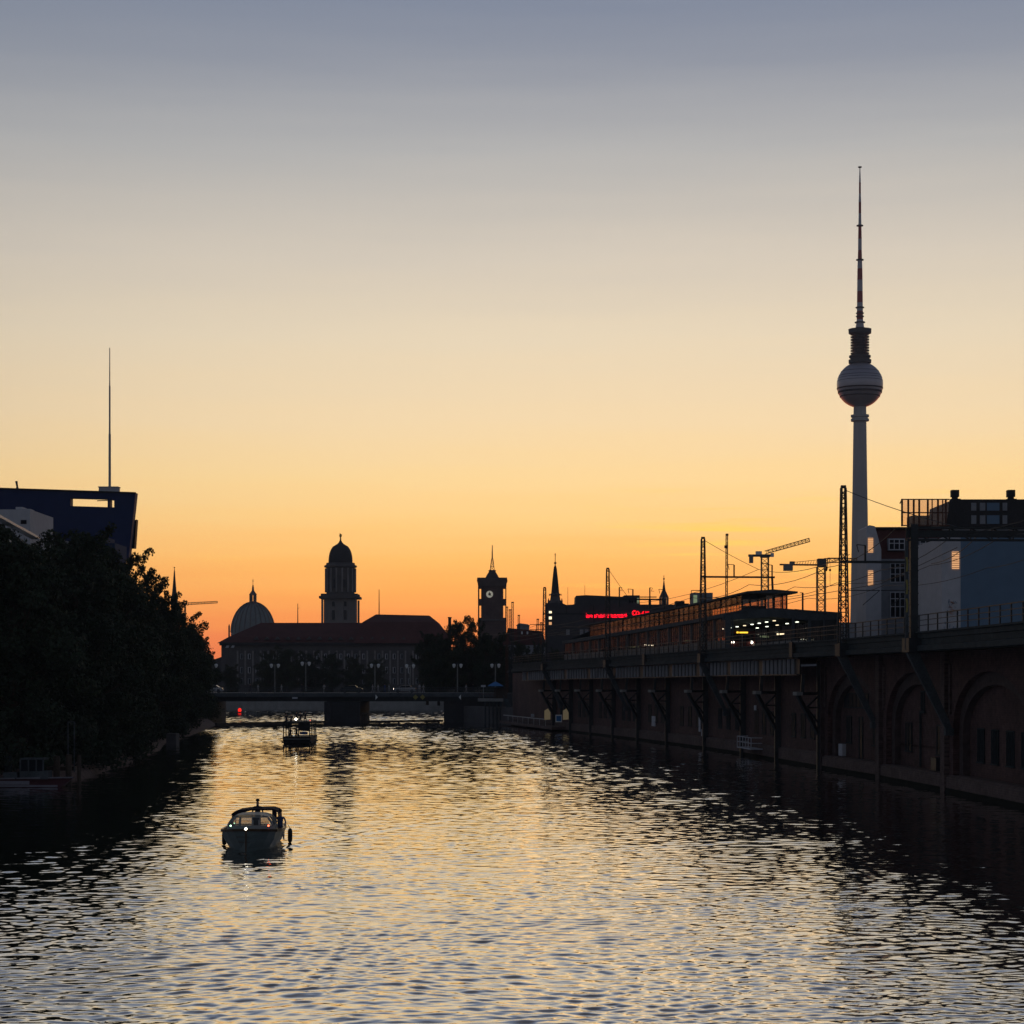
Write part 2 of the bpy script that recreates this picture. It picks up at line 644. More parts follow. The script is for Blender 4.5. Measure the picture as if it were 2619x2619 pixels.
    t.links.new(mpn.outputs[0], n1.inputs[0])
    bp = t.nodes.new("ShaderNodeBump")
    bp.inputs['Strength'].default_value = 0.12
    bp.inputs['Distance'].default_value = 0.02
    t.links.new(n1.outputs[0], bp.inputs['Height'])
    t.links.new(bp.outputs[0], b.inputs['Normal'])
    o_ = t.nodes["Material Output"]
    gl = t.nodes.new("ShaderNodeBsdfGlossy")
    gl.inputs['Color'].default_value = (0.93, 0.93, 0.92, 1)
    gl.inputs['Roughness'].default_value = 0.008
    t.links.new(bp.outputs[0], gl.inputs['Normal'])
    ms = t.nodes.new("ShaderNodeMixShader")
    ms.inputs[0].default_value = 0.66
    t.links.new(b.outputs[0], ms.inputs[1])
    t.links.new(gl.outputs[0], ms.inputs[2])
    t.links.new(ms.outputs[0], o_.inputs[0])
    me.materials.append(m)
    o = bpy.data.objects.new("water", me)
    COL.objects.link(o)
    tag(o, "rippled river reflecting the orange evening sky", "water", kind='structure')


WAVE = 0.064
BOAT1 = (-12.45, 96.0)
BOAT2 = (-26.9, 256.0)
build_water()

# ---- ground sheets either side of the river and behind it
g = MB()
Ds = [20] + BD_T + [561]
vs, fs = [], []
for D in [20, 120, 150, 158, 166, 200, 236, 262, 300, 365, 390, 420, 480, 560]:
    vs += [(-980, D, 3.0), (Xb(D) - 5.5, D, 3.0)]
n = len(vs) // 2
for k in range(n - 1):
    fs.append((2 * k, 2 * k + 1, 2 * k + 3, 2 * k + 2))
g.add(vs, fs)
RB = [(20, 33.8), (128, 33.2), (184, 29.2), (235, 24.0), (270, 18.5), (315, 10.3), (345, 5.2), (366, 2.0), (385, -5.5), (400, -11.5), (440, -13.0), (560, -16.0)]
vs, fs = [], []
for D, x in RB:
    vs += [(x, D, 3.0), (980, D, 3.0)]
for k in range(len(RB) - 1):
    fs.append((2 * k, 2 * k + 1, 2 * k + 3, 2 * k + 2))
g.add(vs, fs)
g.add([(-980, 560, 3.0), (980, 560, 3.0), (980, 1850, 3.0), (-980, 1850, 3.0)], [(0, 1, 2, 3)])
tag(g.build("ground", SOIL), "dark ground of the city behind both river banks", "ground", kind='structure')

# river bed closes the river below the surface
tag(MB().box(-110, 80, 10, 580, -2.2, -2.0).build("river_bed", SOIL), "dark river bed under the water", "river bed", kind='structure')

# left embankment: stone slope
g = MB()
vs, fs = [], []
Ls = [20, 120, 150, 154, 158, 162, 166, 180, 200, 218, 236, 250, 262, 280, 300, 330, 365, 390, 420, 450, 480, 520, 560]
for D in Ls:
    vs += [(Xb(D) + 0.3, D, -0.8), (Xb(D) - 0.6, D, 0.5), (Xb(D) - 3.5, D, 1.6), (Xb(D) - 5.5, D, 3.0)]
for k in range(len(Ls) - 1):
    for j in range(3):
        fs.append((4 * k + j, 4 * k + j + 1, 4 * k + 5 + j, 4 * k + 4 + j))
g.add(vs, fs)
BANKM = mat("bank_stones", (0.15, 0.10, 0.08), 0.95, 0.5, 1.2, bump=0.6)
tag(g.build("embankment", BANKM), "reddish stone embankment along the left bank", "embankment", kind='structure')

# quay walls
q = MB()
pts = [(366, 0.6), (372, -1.0), (385, -6.8), (400, -12.8), (440, -14.3), (560, -17.0)]
for (d0, x0), (d1, x1) in zip(pts[:-1], pts[1:]):
    q.add([(x0, d0, -1), (x1, d1, -1), (x1, d1, 3.1), (x0, d0, 3.1), (x0 + 1.6, d0, 3.1), (x1 + 1.6, d1, 3.1)],
          [(0, 1, 2, 3), (3, 2, 5, 4)])
tag(q.build("quay_wall", STONED), "dark stone quay wall rounding the right bank below the kiosk", "quay wall")
q = MB()
q.box(-92, -15, 558, 560.5, -1, 3.4)
for i in range(37):
    q.box(-90 + i * 2, -89.8 + i * 2, 557.85, 558, 0.3, 3.2)
tag(q.build("quay_wall", CONC), "pale far quay wall seen under the road bridge", "quay wall")


# ================================================================ RAILWAY VIADUCT
BAYS = [70.0, 89.0, 108.0, solveD(2650, 0), solveD(2422, 0), solveD(2254, 0), solveD(2105, 0)]
SD0 = BAYS[-1]          # steel section starts


def sub(d0, d1, n):
    return [d0 + (d1 - d0) * i / n for i in range(n + 1)]


bv = thing("brick_viaduct", "red brick railway arcade rising from the water at right", "viaduct", (Xw(150), 150, 0))
wall, rec1, inner, plinth = MB(), MB(), MB(), MB()


def arch_wall(mb, d0, d1, mg, zs, za, ztop, off, depth, zbot=1.0):
    """wall strip with an arched opening; soffit going in by depth"""
    c, hw = (d0 + d1) / 2, (d1 - d0) / 2 - mg
    nseg = 28
    for a, b in ((d0, c - hw), (c + hw, d1)):
        if b - a > 0.02:
            mb.add([V(a, off, zbot), V(b, off, zbot), V(b, off, ztop), V(a, off, ztop)], [(0, 1, 2, 3)])
    us = [-math.cos(math.pi * i / nseg) for i in range(nseg + 1)]
    for u0, u1 in zip(us[:-1], us[1:]):
        z0 = zs + (za - zs) * math.sqrt(max(0, 1 - u0 * u0))
        z1 = zs + (za - zs) * math.sqrt(max(0, 1 - u1 * u1))
        a, b = c + u0 * hw, c + u1 * hw
        mb.add([V(a, off, z0), V(b, off, z1), V(b, off, ztop), V(a, off, ztop)], [(0, 1, 2, 3)])
        mb.add([V(a, off, z0), V(b, off, z1), V(b, off - depth, z1), V(a, off - depth, z0)], [(0, 1, 2, 3)])
    for a in (c - hw, c + hw):
        mb.add([V(a, off, zbot), V(a, off - depth, zbot), V(a, off - depth, zs), V(a, off, zs)], [(0, 1, 2, 3)])


for d0, d1 in zip(BAYS[:-1], BAYS[1:]):
    arch_wall(wall, d0, d1, 1.6, 4.6, 8.6, 10.05, 0.0, 0.45)
    arch_wall(rec1, d0 + 1.5, d1 - 1.5, 1.05, 4.4, 7.7, 9.0, -0.45, 0.5)
    s_ = sub(d0 + 1.2, d1 - 1.2, 4)
    for a, b in zip(s_[:-1], s_[1:]):
        inner.add([V(a, -0.95, 0.9), V(b, -0.95, 0.9), V(b, -0.95, 8.6), V(a, -0.95, 8.6)], [(0, 1, 2, 3)])
sweep(plinth, [(-1.0, -1.0), (0.25, -1.0), (0.22, 1.15), (0.0, 1.3), (-1.0, 1.3)], sub(70, SD0, 30))
wall.build("facing_wall", BRICK, bv)
rec1.build("arch_ring", BRICKD, bv)
inner.build("infill_wall", BRICK, bv)
plinth.build("plinth", BRICK2, bv)
TIDE = mat("tide_stain", (0.012, 0.014, 0.012), 0.9, 0.5, 1.0, stretch=(1, 1, 3), spec=0.05)
p = MB()
sweep(p, [(0.26, -0.5), (0.275, -0.5), (0.27, 0.32), (0.24, 0.36)], sub(70, SD0, 30))
p.build("tide_line", TIDE, bv)
for D in BAYS:
    p = MB()
    for dd, w, pr in ((0, 0.55, 0.35), (-1.1, 0.16, 0.15), (1.1, 0.16, 0.15)):
        a, b = D + dd - w, D + dd + w
        z0, z1 = (0, 10.0) if dd == 0 else (5.6, 9.2)
        p.add([V(a, 0, z0), V(b, 0, z0), V(b, pr, z0), V(a, pr, z0), V(a, 0, z1), V(b, 0, z1), V(b, pr, z1), V(a, pr, z1)],
              [(0, 1, 2, 3), (4, 7, 6, 5), (3, 2, 6, 7), (0, 3, 7, 4), (1, 5, 6, 2)])
    p.build("pilaster", BRICK2 if D != BAYS[-1] else BRICKD, bv)


def wall_window(parent, D, off, w, z0, z1, nb=2, fm=None, pm=None, name="window"):
    f, pn = MB(), MB()
    a, b = D - w / 2, D + w / 2
    t = 0.07

    def bx(mb, s0, s1, q0, q1, zz0, zz1):
        mb.add([V(s0, q0, zz0), V(s1, q0, zz0), V(s1, q1, zz0), V(s0, q1, zz0), V(s0, q0, zz1), V(s1, q0, zz1), V(s1, q1, zz1), V(s0, q1, zz1)],
               [(0, 1, 2, 3), (4, 7, 6, 5), (3, 2, 6, 7), (0, 3, 7, 4), (1, 5, 6, 2), (0, 4, 5, 1)])
    bx(f, a, b, off, off + 0.1, z1 - t, z1)
    bx(f, a - 0.1, b + 0.1, off, off + 0.16, z0 - 0.1, z0)
    for i in range(nb + 1):
        x = a + (b - a - t) * i / nb
        bx(f, x, x + t, off, off + 0.1, z0, z1 - t)
    bx(pn, a, b, off + 0.01, off + 0.05, z0, z1 - t)
    fo = f.build(name, fm or LEDGE, parent)
    pn.build("pane", pm or GLASSD, fo)


for i, (d0, d1) in enumerate(zip(BAYS[:-1], BAYS[1:])):
    c = (d0 + d1) / 2
    if i == len(BAYS) - 2:
        for dx_, w in ((-4.4, 1.3), (3.8, 1.5)):
            wall_window(bv, c + dx_, -0.95, w, 2.6, 4.9, 2)
        wall_window(bv, c, -0.95, 1.2, 1.3, 4.9, 1, name="door")
        wall_window(bv, c + 1.5, -0.95, 7.5, 5.7, 6.9, 6, name="arch_window")
    elif i == len(BAYS) - 3:
        for dx_ in (-4.6, 4.4):
            wall_window(bv, c + dx_, -0.95, 1.8, 2.5, 4.7, 2)
        wall_window(bv, c + 0.3, -0.95, 0.9, 5.6, 7.2, 2)
    else:
        for dx_ in (-5.2, -1.9, 1.6, 5.0):
            wall_window(bv, c + dx_, -0.95, 1.6, 2.4, 4.7, 4)
# drain pipe and vent box on the arcade
p = MB()
c = (BAYS[-3] + BAYS[-2]) / 2
p.bar(V(c + 0.6, -0.8, 1.4), V(c + 0.6, -0.8, 5.6), 0.16)
p.bar(V(c + 0.6, -0.8, 5.6), V(c - 0.6, -0.8, 5.6), 0.16)
p.build("drain_pipe", LEDGE, bv)
p = MB()
sweep(p, [(-0.9, 1.35), (-0.3, 1.35), (-0.3, 2.3), (-0.9, 2.3)], [c - 5.6, c - 4.2])
tag(p.build("vent_box", STEEL), "dark metal vent box on the plinth under the second brick arch window", "vent box")
p = MB()
sweep(p, [(-0.94, 1.35), (-0.6, 1.35), (-0.6, 2.4), (-0.94, 2.4)], [BAYS[-1] - 4.4, BAYS[-1] - 3.1])
tag(p.build("notice_board", PALE), "pale notice board standing in the first brick arch by the steel section", "notice board")

# ---- steel section
SE = 352.0
sv = thing("steel_viaduct", "dark steel railway viaduct on trestles above the water", "viaduct", (Xw(260), 260, 0))
bw = MB()
Dl = sub(SD0, SE, 60)
sweep(bw, [(0.0, 1.0), (0.0, 9.3), (-0.5, 9.3), (-0.5, 1.0)], Dl + [360, 368])
bw.build("back_wall", BRICK, sv)
bw = MB()
sweep(bw, [(-0.6, -1.0), (0.3, -1.0), (0.25, 1.35), (0.0, 1.5), (-0.6, 1.5)], Dl + [360, 368])
bw.build("plinth", BRICK2, sv)
bw = MB()
sweep(bw, [(0.31, -0.5), (0.33, -0.5), (0.325, 0.32), (0.29, 0.36)], Dl)
bw.build("tide_line", TIDE, sv)
gd = MB()
sweep(gd, [(1.9, -1.6), (2.3, -1.6), (2.3, -1.5), (2.02, -1.5), (2.02, -0.12), (2.15, -0.12), (2.15, -0.02), (1.9, -0.02)], sub(SD0 + 0.5, SE - 6, 50), zl)
gd.build("plate_girder", STEEL, sv)
D = SD0 + 0.8
while D < SE - 6:
    k = zl(D)
    if ((D - SD0) % 15.5) > 1.7:
        MB().add([V(D, 2.02, k - 1.5), V(D + 0.1, 2.02, k - 1.5), V(D + 0.1, 2.26, k - 1.5), V(D, 2.26, k - 1.5),
                  V(D, 2.02, k - 0.12), V(D + 0.1, 2.02, k - 0.12), V(D + 0.1, 2.26, k - 0.12), V(D, 2.26, k - 0.12)],
                 [(0, 1, 2, 3), (4, 7, 6, 5), (3, 2, 6, 7), (0, 3, 7, 4), (1, 5, 6, 2)]).build("stiffener", PALE, sv)  # pale ribs on dark web put lit faces and shaded gaps into colour
    D += 1.75
CAPS = [solveD(px, 2.9) for px in (2032, 1928, 1843, 1753, 1660, 1588, 1526, 1471, 1421, 1379)]
PIERW = []
for i, D in enumerate(CAPS):
    p = MB()
    zc = zl(D) - 3.25
    p.bar(V(D - 0.75, 2.6, zc), V(D + 0.75, 2.6, zc), 0.55, 0.32)
    cap = p.build("bearing_cap", CONC, sv)
    p = MB()
    p.bar(V(D, 2.2, zc + 0.1), V(D, 2.1, zl(D) - 1.55), 0.32)
    Dw = D + 1.2
    p.bar(V(Dw, 0.25, -0.6), V(Dw, 0.25, zl(D) - 0.3), 0.62, 0.5)
    p.bar(V(D, 2.6, zc - 0.15), V(Dw, 0.4, zc - 3.7), 0.30)
    p.bar(V(D, 2.5, zc), V(Dw, 0.3, zc), 0.26)
    p.bar(V(D + 0.3, 1.75, zc - 1.25), V(Dw, 0.3, zc - 1.25), 0.14)
    p.bar(V(D + 0.3, 1.75, zc - 1.25), V(Dw, 0.3, zc - 0.1), 0.13)
    p.bar(V(D + 0.3, 1.75, zc - 1.25), V(Dw, 0.3, zc - 2.8), 0.13)
    p.build("trestle", STEEL, sv)
    p = MB()
    sweep(p, [(0.0, 0.0), (0.22, 0.0), (0.22, 8.4), (0.0, 8.4)], [Dw + 1.2, Dw + 1.75])
    p.build("pilaster", BRICK2, sv)
for i, (a, b) in enumerate(zip([SD0] + CAPS[:-1], CAPS)):
    L_ = b - a
    if L_ < 5:
        continue
    for fr in ((0.28, 0.5, 0.72) if L_ > 13 else (0.35, 0.68)):
        wall_window(sv, a + L_ * fr, 0.0, 1.5, 2.6 + 0.1 * (i % 2), 4.9, 3 if i % 3 == 0 else 2)
for D, z0, h, w, lab in ((solveD(1790, 0.1), 2.0, 1.9, 0.8, "tall narrow pale board on the brick wall between two steel trestles"),
                         (solveD(1798, 0.1), 1.5, 0.8, 1.3, "low pale board leaning by the trestle foot"),
                         (solveD(1672, 0.1), 2.1, 1.3, 1.9, "pale weathered hoarding below barred windows"),
                         (solveD(1932, 0.1), 4.9, 0.5, 0.9, "small white lit plate high on the brick wall above the metal balcony")):
    p = MB()
    sweep(p, [(0.06, z0), (0.16, z0), (0.16, z0 + h), (0.06, z0 + h)], [D - w / 2, D + w / 2])
    tag(p.build("wall_board", PALE), lab, "board")
# metal balcony over the water
D = 213.0
bal = thing("metal_balcony", "white railed metal balcony hanging over the water from the brick wall", "balcony", V(D, 0, 0))
p = MB()
sweep(p, [(0.25, 0.95), (1.5, 0.95), (1.5, 1.05), (0.25, 1.05)], [D - 4.5, D + 2.5])
p.build("floor_grating", PALE, bal)
p = MB()
for i in range(6):
    d = D - 4.5 + 7.0 * i / 5
    p.bar(V(d, 1.45, 1.0), V(d, 1.45, 2.15), 0.08)
for z in (1.6, 2.15):
    p.bar(V(D - 4.5, 1.45, z), V(D + 2.5, 1.45, z), 0.07)
    for d in (D - 4.5, D + 2.5):
        p.bar(V(d, 1.45, z), V(d, 0.3, z), 0.07)
p.build("guard_rail", PALE, bal)

# ---- deck, ledge and railings
dk = thing("viaduct_deck", "grey ledged deck carrying the tracks along the top of the viaduct", "viaduct deck", (Xw(200), 200, 10))
p = MB()
Dl = sub(70, SE, 90)
sweep(p, [(1.4, 0.0), (2.9, 0.0), (2.9, 0.36), (2.62, 0.42), (2.62, 0.82), (2.7, 0.86), (2.7, 1.2), (2.84, 1.22), (2.84, 1.34), (1.4, 1.34)], Dl, zl)
p.build("ledge", LEDGE, dk)
p = MB()
sweep(p, [(-26, 0.4), (1.4, 0.05), (1.4, 1.1), (-26, 1.1)], Dl, zl)
p.build("track_bed", CONC, dk)
p = MB()
for o in (0.4, -1.05, -4.4, -5.85, -9.2, -10.65):
    sweep(p, [(o, 1.1), (o + 0.08, 1.1), (o + 0.08, 1.26), (o, 1.26)], sub(70, SE, 60), zl)
p.build("rails", RUST, dk)
for D in (solveD(2030, 2.7), solveD(1660, 2.7) + 2):
    p = MB()
    sweep(p, [(2.85, 0.0), (3.0, 0.0), (3.0, 1.4), (2.85, 1.4)], [D - 0.6, D + 0.6], zl)
    p.build("expansion_joint_cover", STEEL, dk)

MASTS = [(2337, 19.6, 'gantry'), (2157, 23.6, 'm'), (1798, 23.6, 'm'), (1554.5, 23.05, 'm'), (1393, 22.4, 'm')]
MD = [solveD(m[0], 2.9) for m in MASTS]
cuts = [70] + MD[:] + [SE]
spots = ["left of the frame edge, nearest the camera", "between the gantry post and the tall lattice mast", "between the tall lattice mast and the station front",
         "along the glazed station side", "below the far end of the station", "beyond the station at the far end"]
for i, (a, b) in enumerate(zip(cuts[:-1], cuts[1:])):
    a2, b2 = a + 0.8, b - 0.8
    rl = thing("deck_railing", "thin dark railing on the viaduct ledge, " + spots[i], "railing", V((a + b) / 2, 2.72, zl(a) + 1.34), group="railings along the viaduct ledge")
    p = MB()
    for h in (0.42, 0.78, 1.14):
        ds = sub(a2, b2, 10)
        for d0, d1 in zip(ds[:-1], ds[1:]):
            p.bar(V(d0, 2.72, zl(d0) + 1.34 + h), V(d1, 2.72, zl(d1) + 1.34 + h), 0.05 if h < 1 else 0.07)
    p.build("rails", STEEL, rl)
    npst = max(2, int((b2 - a2) / 2.5))
    for j in range(npst + 1):
        d = a2 + (b2 - a2) * j / npst
        MB().bar(V(d, 2.72, zl(d) + 1.3), V(d, 2.72, zl(d) + 2.52), 0.09).build("post", STEEL, rl)


def lattice(mb, base, top, w0, w1, chord, brace, panel, yaw=0.0, square=True):
    """square lattice column or boom from base to top"""
    base, top = Vector(base), Vector(top)
    d = top - base
    Ln = d.length
    d.normalize()
    u = Vector((math.cos(yaw), math.sin(yaw), 0)) if abs(d.z) > 0.7 else Vector((-d.y, d.x, 0)).normalized()
    v = d.cross(u).normalized()
    n = max(2, int(Ln / panel))

    def cpt(t, sa, sb):
        w = w0 + (w1 - w0) * t
        return base + d * (Ln * t) + u * (sa * w / 2) + v * (sb * w / 2)
    cs = [(-1, -1), (1, -1), (1, 1), (-1, 1)]
    for sa, sb in cs:
        mb.bar(cpt(0, sa, sb), cpt(1, sa, sb), chord)
    for k in range(n):
        t0, t1 = k / n, (k + 1) / n
        for i in range(4):
            a, b = cs[i], cs[(i + 1) % 4]
            if k % 2:
                a, b = b, a
            mb.bar(cpt(t0, *a), cpt(t1, *b), brace)
            mb.bar(cpt(t1, *cs[i]), cpt(t1, *cs[(i + 1) % 4]), brace)
    return mb


mlabels = {1: "tallest looking lattice mast standing on the ledge right of the station front",
           2: "lattice mast on the ledge before the glazed station side, next to the front corner",
           3: "lattice mast on the ledge in front of the red neon sign",
           4: "lattice mast on the ledge left of the dark block with the neon sign"}
for i in range(1, 5):
    D = MD[i]
    x, y, z = V(D, 2.9, zl(D))
    ms = thing("catenary_mast", mlabels[i], "mast", (x, y, z + 0.2), group="lattice masts along the viaduct")
    p = MB()
    lattice(p, (x, y, z + 0.3), (x, y, MASTS[i][1]), 0.72, 0.34, 0.11, 0.055, 0.62, yaw=0.15)
    p.box(x - 0.2, x + 0.2, y - 0.2, y + 0.2, MASTS[i][1], MASTS[i][1] + 0.2)
    p.build("lattice", STEEL, ms)
    p = MB()
    sweep(p, [(2.5, -0.1), (3.4, -0.1), (3.4, 0.9), (2.5, 0.9)], [D - 0.75, D + 0.75], zl)
    p.build("base_box", STEEL, ms)
    p = MB()
    Dw = D - 0.2
    p.bar(V(D, 3.1, z + 0.1), V(Dw, 0.35, zl(D) - 5.6), 0.55, 0.7, w1=0.3)
    p.bar(V(Dw, 0.1, zl(D) - 5.7), V(Dw, 0.7, zl(D) - 5.7), 0.5)
    p.build("bracket_strut", STEELM, ms)
    # small outreach arm with insulator on the river side
    p = MB()
    za = MASTS[i][1] - 5.7
    a0 = Vector(V(D, 2.9, za))
    p.bar(a0, Vector(V(D, 4.2, za)), 0.08)
    p.bar(Vector(V(D, 4.2, za)), Vector(V(D, 4.25, za - 0.7)), 0.07)
    p.build("outreach_arm", STEEL, ms)
    MB().cyl(V(D, 4.25, za - 0.7), V(D, 4.3, za - 1.05), 0.09, 0.06).build("insulator", RUST, ms)
    # cross beam over the tracks with small posts
    p = MB()
    zb = {1: 17.6, 2: 19.4, 3: 19.0, 4: 18.4}[i]
    reach = -2.2 if i == 1 else -5.2
    L0, L1 = Vector(V(D, 3.2, zb)), Vector(V(D, reach, zb))
    p.bar(L0, L1, 0.16, 0.2)
    for o in ((1.1,) if i == 1 else (-0.6, -4.9)):
        q0 = Vector(V(D, o, zb))
        q1 = Vector(V(D, o, zb + 1.35))
        p.bar(q0, q1, 0.15)
        p.bar(q1, Vector(V(D, o + 0.7, zb + 1.4)), 0.07)
        p.bar(Vector(V(D, o + 0.7, zb + 1.4)), Vector(V(D, o + 0.55, zb + 0.8)), 0.06)
    if i > 1:
        p.bar(Vector(V(D, -4.9, zb)), Vector(V(D, -5.1, 15.2)), 0.22)
    for zz_, o1 in ((zb - 2.3, -2.4), (zb - 2.3, 0.0)):
        p.bar(Vector(V(D, 2.7 if o1 == 0 else -0.2, zz_)), Vector(V(D, o1 - 0.1, zz_)), 0.07)
        p.bar(Vector(V(D, o1 - 0.1, zz_)), Vector(V(D, o1 + 1.3, zz_ - 1.2)), 0.06)
    p.build("cross_beam", STEEL, ms)

# gantry at right
D = MD[0]
x, y, z = V(D, 2.9, zl(D))
gy = thing("track_gantry", "heavy dark gantry post and beam spanning the tracks at right", "gantry", (x, y, z))
p = MB()
zt = PZ(1350, y)
p.box(x - 0.26, x + 0.26, y - 0.26, y + 0.26, z - 0.2, zt + 0.25)
for k in range(10):
    p.box(x - 0.29, x + 0.29, y - 0.29, y + 0.29, z + 0.8 * k, z + 0.8 * k + 0.09)
p.build("post", STEEL, gy)
p = MB()
e = Vector(V(D, -24, zt))
p.bar((x - 0.5, y, zt), e, 0.5, 0.14)
p.bar((x - 0.5, y, zt - 0.85), e + Vector((0, 0, -0.85)), 0.5, 0.14)
st = Vector((x - 0.5, y, zt))
for k in range(18):
    a = st.lerp(e, k / 18)
    b = st.lerp(e, (k + 1) / 18)
    p.bar(a, b + Vector((0, 0, -0.85)), 0.09)
    p.bar(a, a + Vector((0, 0, -0.85)), 0.09)
a_, b_ = st + Vector((0, -0.05, -0.42)), e + Vector((0, -0.05, -0.42))
p.bar(a_, b_, 0.04, 0.5)
p.build("beam", STEEL, gy)
p = MB()
sweep(p, [(2.4, -0.1), (3.5, -0.1), (3.5, 0.9), (2.4, 0.9)], [D - 1.0, D + 1.0], zl)
p.build("base_box", STEEL, gy)
p = MB()
p.bar(V(D, 3.1, z + 0.1), V(D, 0.35, zl(D) - 5.6), 0.6, 0.8, w1=0.32)
p.bar(V(D, 0.1, zl(D) - 5.7), V(D, 0.7, zl(D) - 5.7), 0.5)
p.build("bracket_strut", STEELM, gy)
p = MB()
for o in (-7.5, -9.2):
    p.bar(V(D, o, zt - 0.85), V(D, o, zt - 1.25), 0.12)
    p.bar(V(D, o, zt - 1.25), V(D, o + 0.4, zt - 1.3), 0.2)
p.build("wire_hanger", STEEL, gy)
# conduit with yellow tape beside the gantry post
x2 = PX(2319, y)
cd = thing("cable_conduit", "grey upright conduit with peeling yellow tape beside the gantry post", "conduit", (x2, y, z))
MB().box(x2 - 0.12, x2 + 0.10, y - 0.1, y + 0.1, z + 0.1, zt - 0.9).build("casing", STEELM, cd)
p = MB()
for ya, yb in ((1425, 1462), (1483, 1520), (1531, 1566)):
    za, zb_ = PZ(ya, y), PZ(yb, y)
    nsg = 6
    for k in range(nsg):
        t0, t1 = k / nsg, (k + 1) / nsg
        sx0, sx1 = 0.07 * math.sin(3 * t0), 0.07 * math.sin(3 * t1)
        p.add([(x2 - 0.11 + sx0, y - 0.115, za + (zb_ - za) * t0), (x2 + 0.04 + sx0 * 0.6, y - 0.115, za + (zb_ - za) * t0),
               (x2 + 0.04 + sx1 * 0.6, y - 0.115, za + (zb_ - za) * t1), (x2 - 0.11 + sx1, y - 0.115, za + (zb_ - za) * t1),
               (x2 - 0.11 + sx0, y - 0.102, za + (zb_ - za) * t0), (x2 + 0.04 + sx0 * 0.6, y - 0.102, za + (zb_ - za) * t0),
               (x2 + 0.04 + sx1 * 0.6, y - 0.102, za + (zb_ - za) * t1), (x2 - 0.11 + sx1, y - 0.102, za + (zb_ - za) * t1)],
              [(0, 1, 2, 3), (4, 7, 6, 5), (0, 4, 5, 1), (2, 6, 7, 3), (0, 3, 7, 4), (1, 5, 6, 2)])
p.build("yellow_tape", YELP, cd)


# overhead wires
def wire(pts, lab, r=0.03, sag=0.0):
    p = MB()
    for a, b in zip(pts[:-1], pts[1:]):
        a, b = Vector(a), Vector(b)
        n = 8 if sag else 1
        prev = a
        for k in range(1, n + 1):
            t = k / n
            q_ = a.lerp(b, t) + Vector((0, 0, -sag * 4 * t * (1 - t)))
            p.cyl(prev, q_, r, r, 5, False)
            prev = q_
    tag(p.build("overhead_wire", STEEL), lab, "wire", "overhead railway wires")


sup = [MD[0], MD[1], (MD[1] + MD[2]) / 2, MD[2], MD[3], MD[4], 372]
for o, z, lab in ((4.2, 17.2, "feeder wire on the river side of the masts"),
                  (-0.2, 17.0, "messenger wire above the nearest track"), (-0.2, 15.9, "lowest contact wire above the nearest track"),
                  (-4.3, 17.4, "messenger wire above the second track"), (-9.0, 17.2, "messenger wire above the farthest track")):
    wire([V(d, o, z + (zl(d) - 10.1) * 1.2 + (1.5 if d == sup[0] else 0)) for d in sup], lab, 0.028, 0.55 if 'contact' not in lab else 0.0)
wire([V(MD[1], 2.7, 23.4), V(MD[0] + 3, -1.5, PZ(1343, MD[0]))], "wire running down from the tall mast top to the gantry", 0.03, 0.2)
wire([V(MD[2], 2.7, 23.4), V(MD[2] + 6, -4.9, 20.6)], "wire running down from the top of the mast by the station corner", 0.03, 0.1)
wire([V(MD[3], 2.7, 22.9), V(MD[3] + 18, -5.0, 19.2)], "wire running down from the mast top above the neon sign", 0.03, 0.1)
wire([V(MD[1], 2.4, 18.2), V(MD[2] + 6, -4.9, 20.6), V(MD[3] + 18, -5.0, 19.2)], "long wire rising over the station roof", 0.03, 0.8)
wire([V(MD[0], -2, PZ(1357, MD[0])), V(MD[1] + 2, -5, 17.6)], "short upper wire left of the gantry", 0.03, 0.5)
wire([V(MD[0] - 40, -6, 20.5), V(MD[0], -1, PZ(1365, MD[0]))], "wire crossing the dark rooftop at the right edge", 0.03, 0.5)
wire([V(MD[0] - 40, -8, 18.9), V(MD[0], -3.5, PZ(1372, MD[0]))], "wire crossing just under the gantry beam at the right edge", 0.03, 0.4)

# masts beyond the station
for px, yt, D, lab in ((1311, 1542, 392, "slim lattice mast right of the brick clock tower, tallest of its cluster"), (1296.5, 1554, 402, "short reddish lattice mast touching the brick clock tower"),
                       (1304.5, 1561, 410, "shortest lattice mast between two taller ones by the clock tower"), (1327, 1575, 430, "low lattice mast standing over the pale roof box"),
                       (1375.5, 1585, 410, "low mast with crossbars left of the far ledge mast"), (1384, 1594, 430, "lowest thin mast beside the far ledge mast")):
    x, z = PX(px, D), PZ(yt, D)
    p = MB()
    lattice(p, (x, D, 3.0), (x, D, z), 0.42, 0.36, 0.09, 0.05, 0.6)
    p.box(x - 0.25, x + 0.25, D - 0.25, D + 0.25, z, z + 0.2)
    tag(p.build("lattice_mast", RUST if px in (1296.5, 1384) else STEEL), lab, "mast", "masts beyond the station")
p = MB()
for yy in (1597, 1610):
    p.bar((PX(1355, 410), 410.4, PZ(yy, 410)), (PX(1393, 410), 410.4, PZ(yy, 410)), 0.12)
tag(p.build("crossbars", STEEL), "two level steel crossbars against the orange horizon by the far masts", "crossbar")
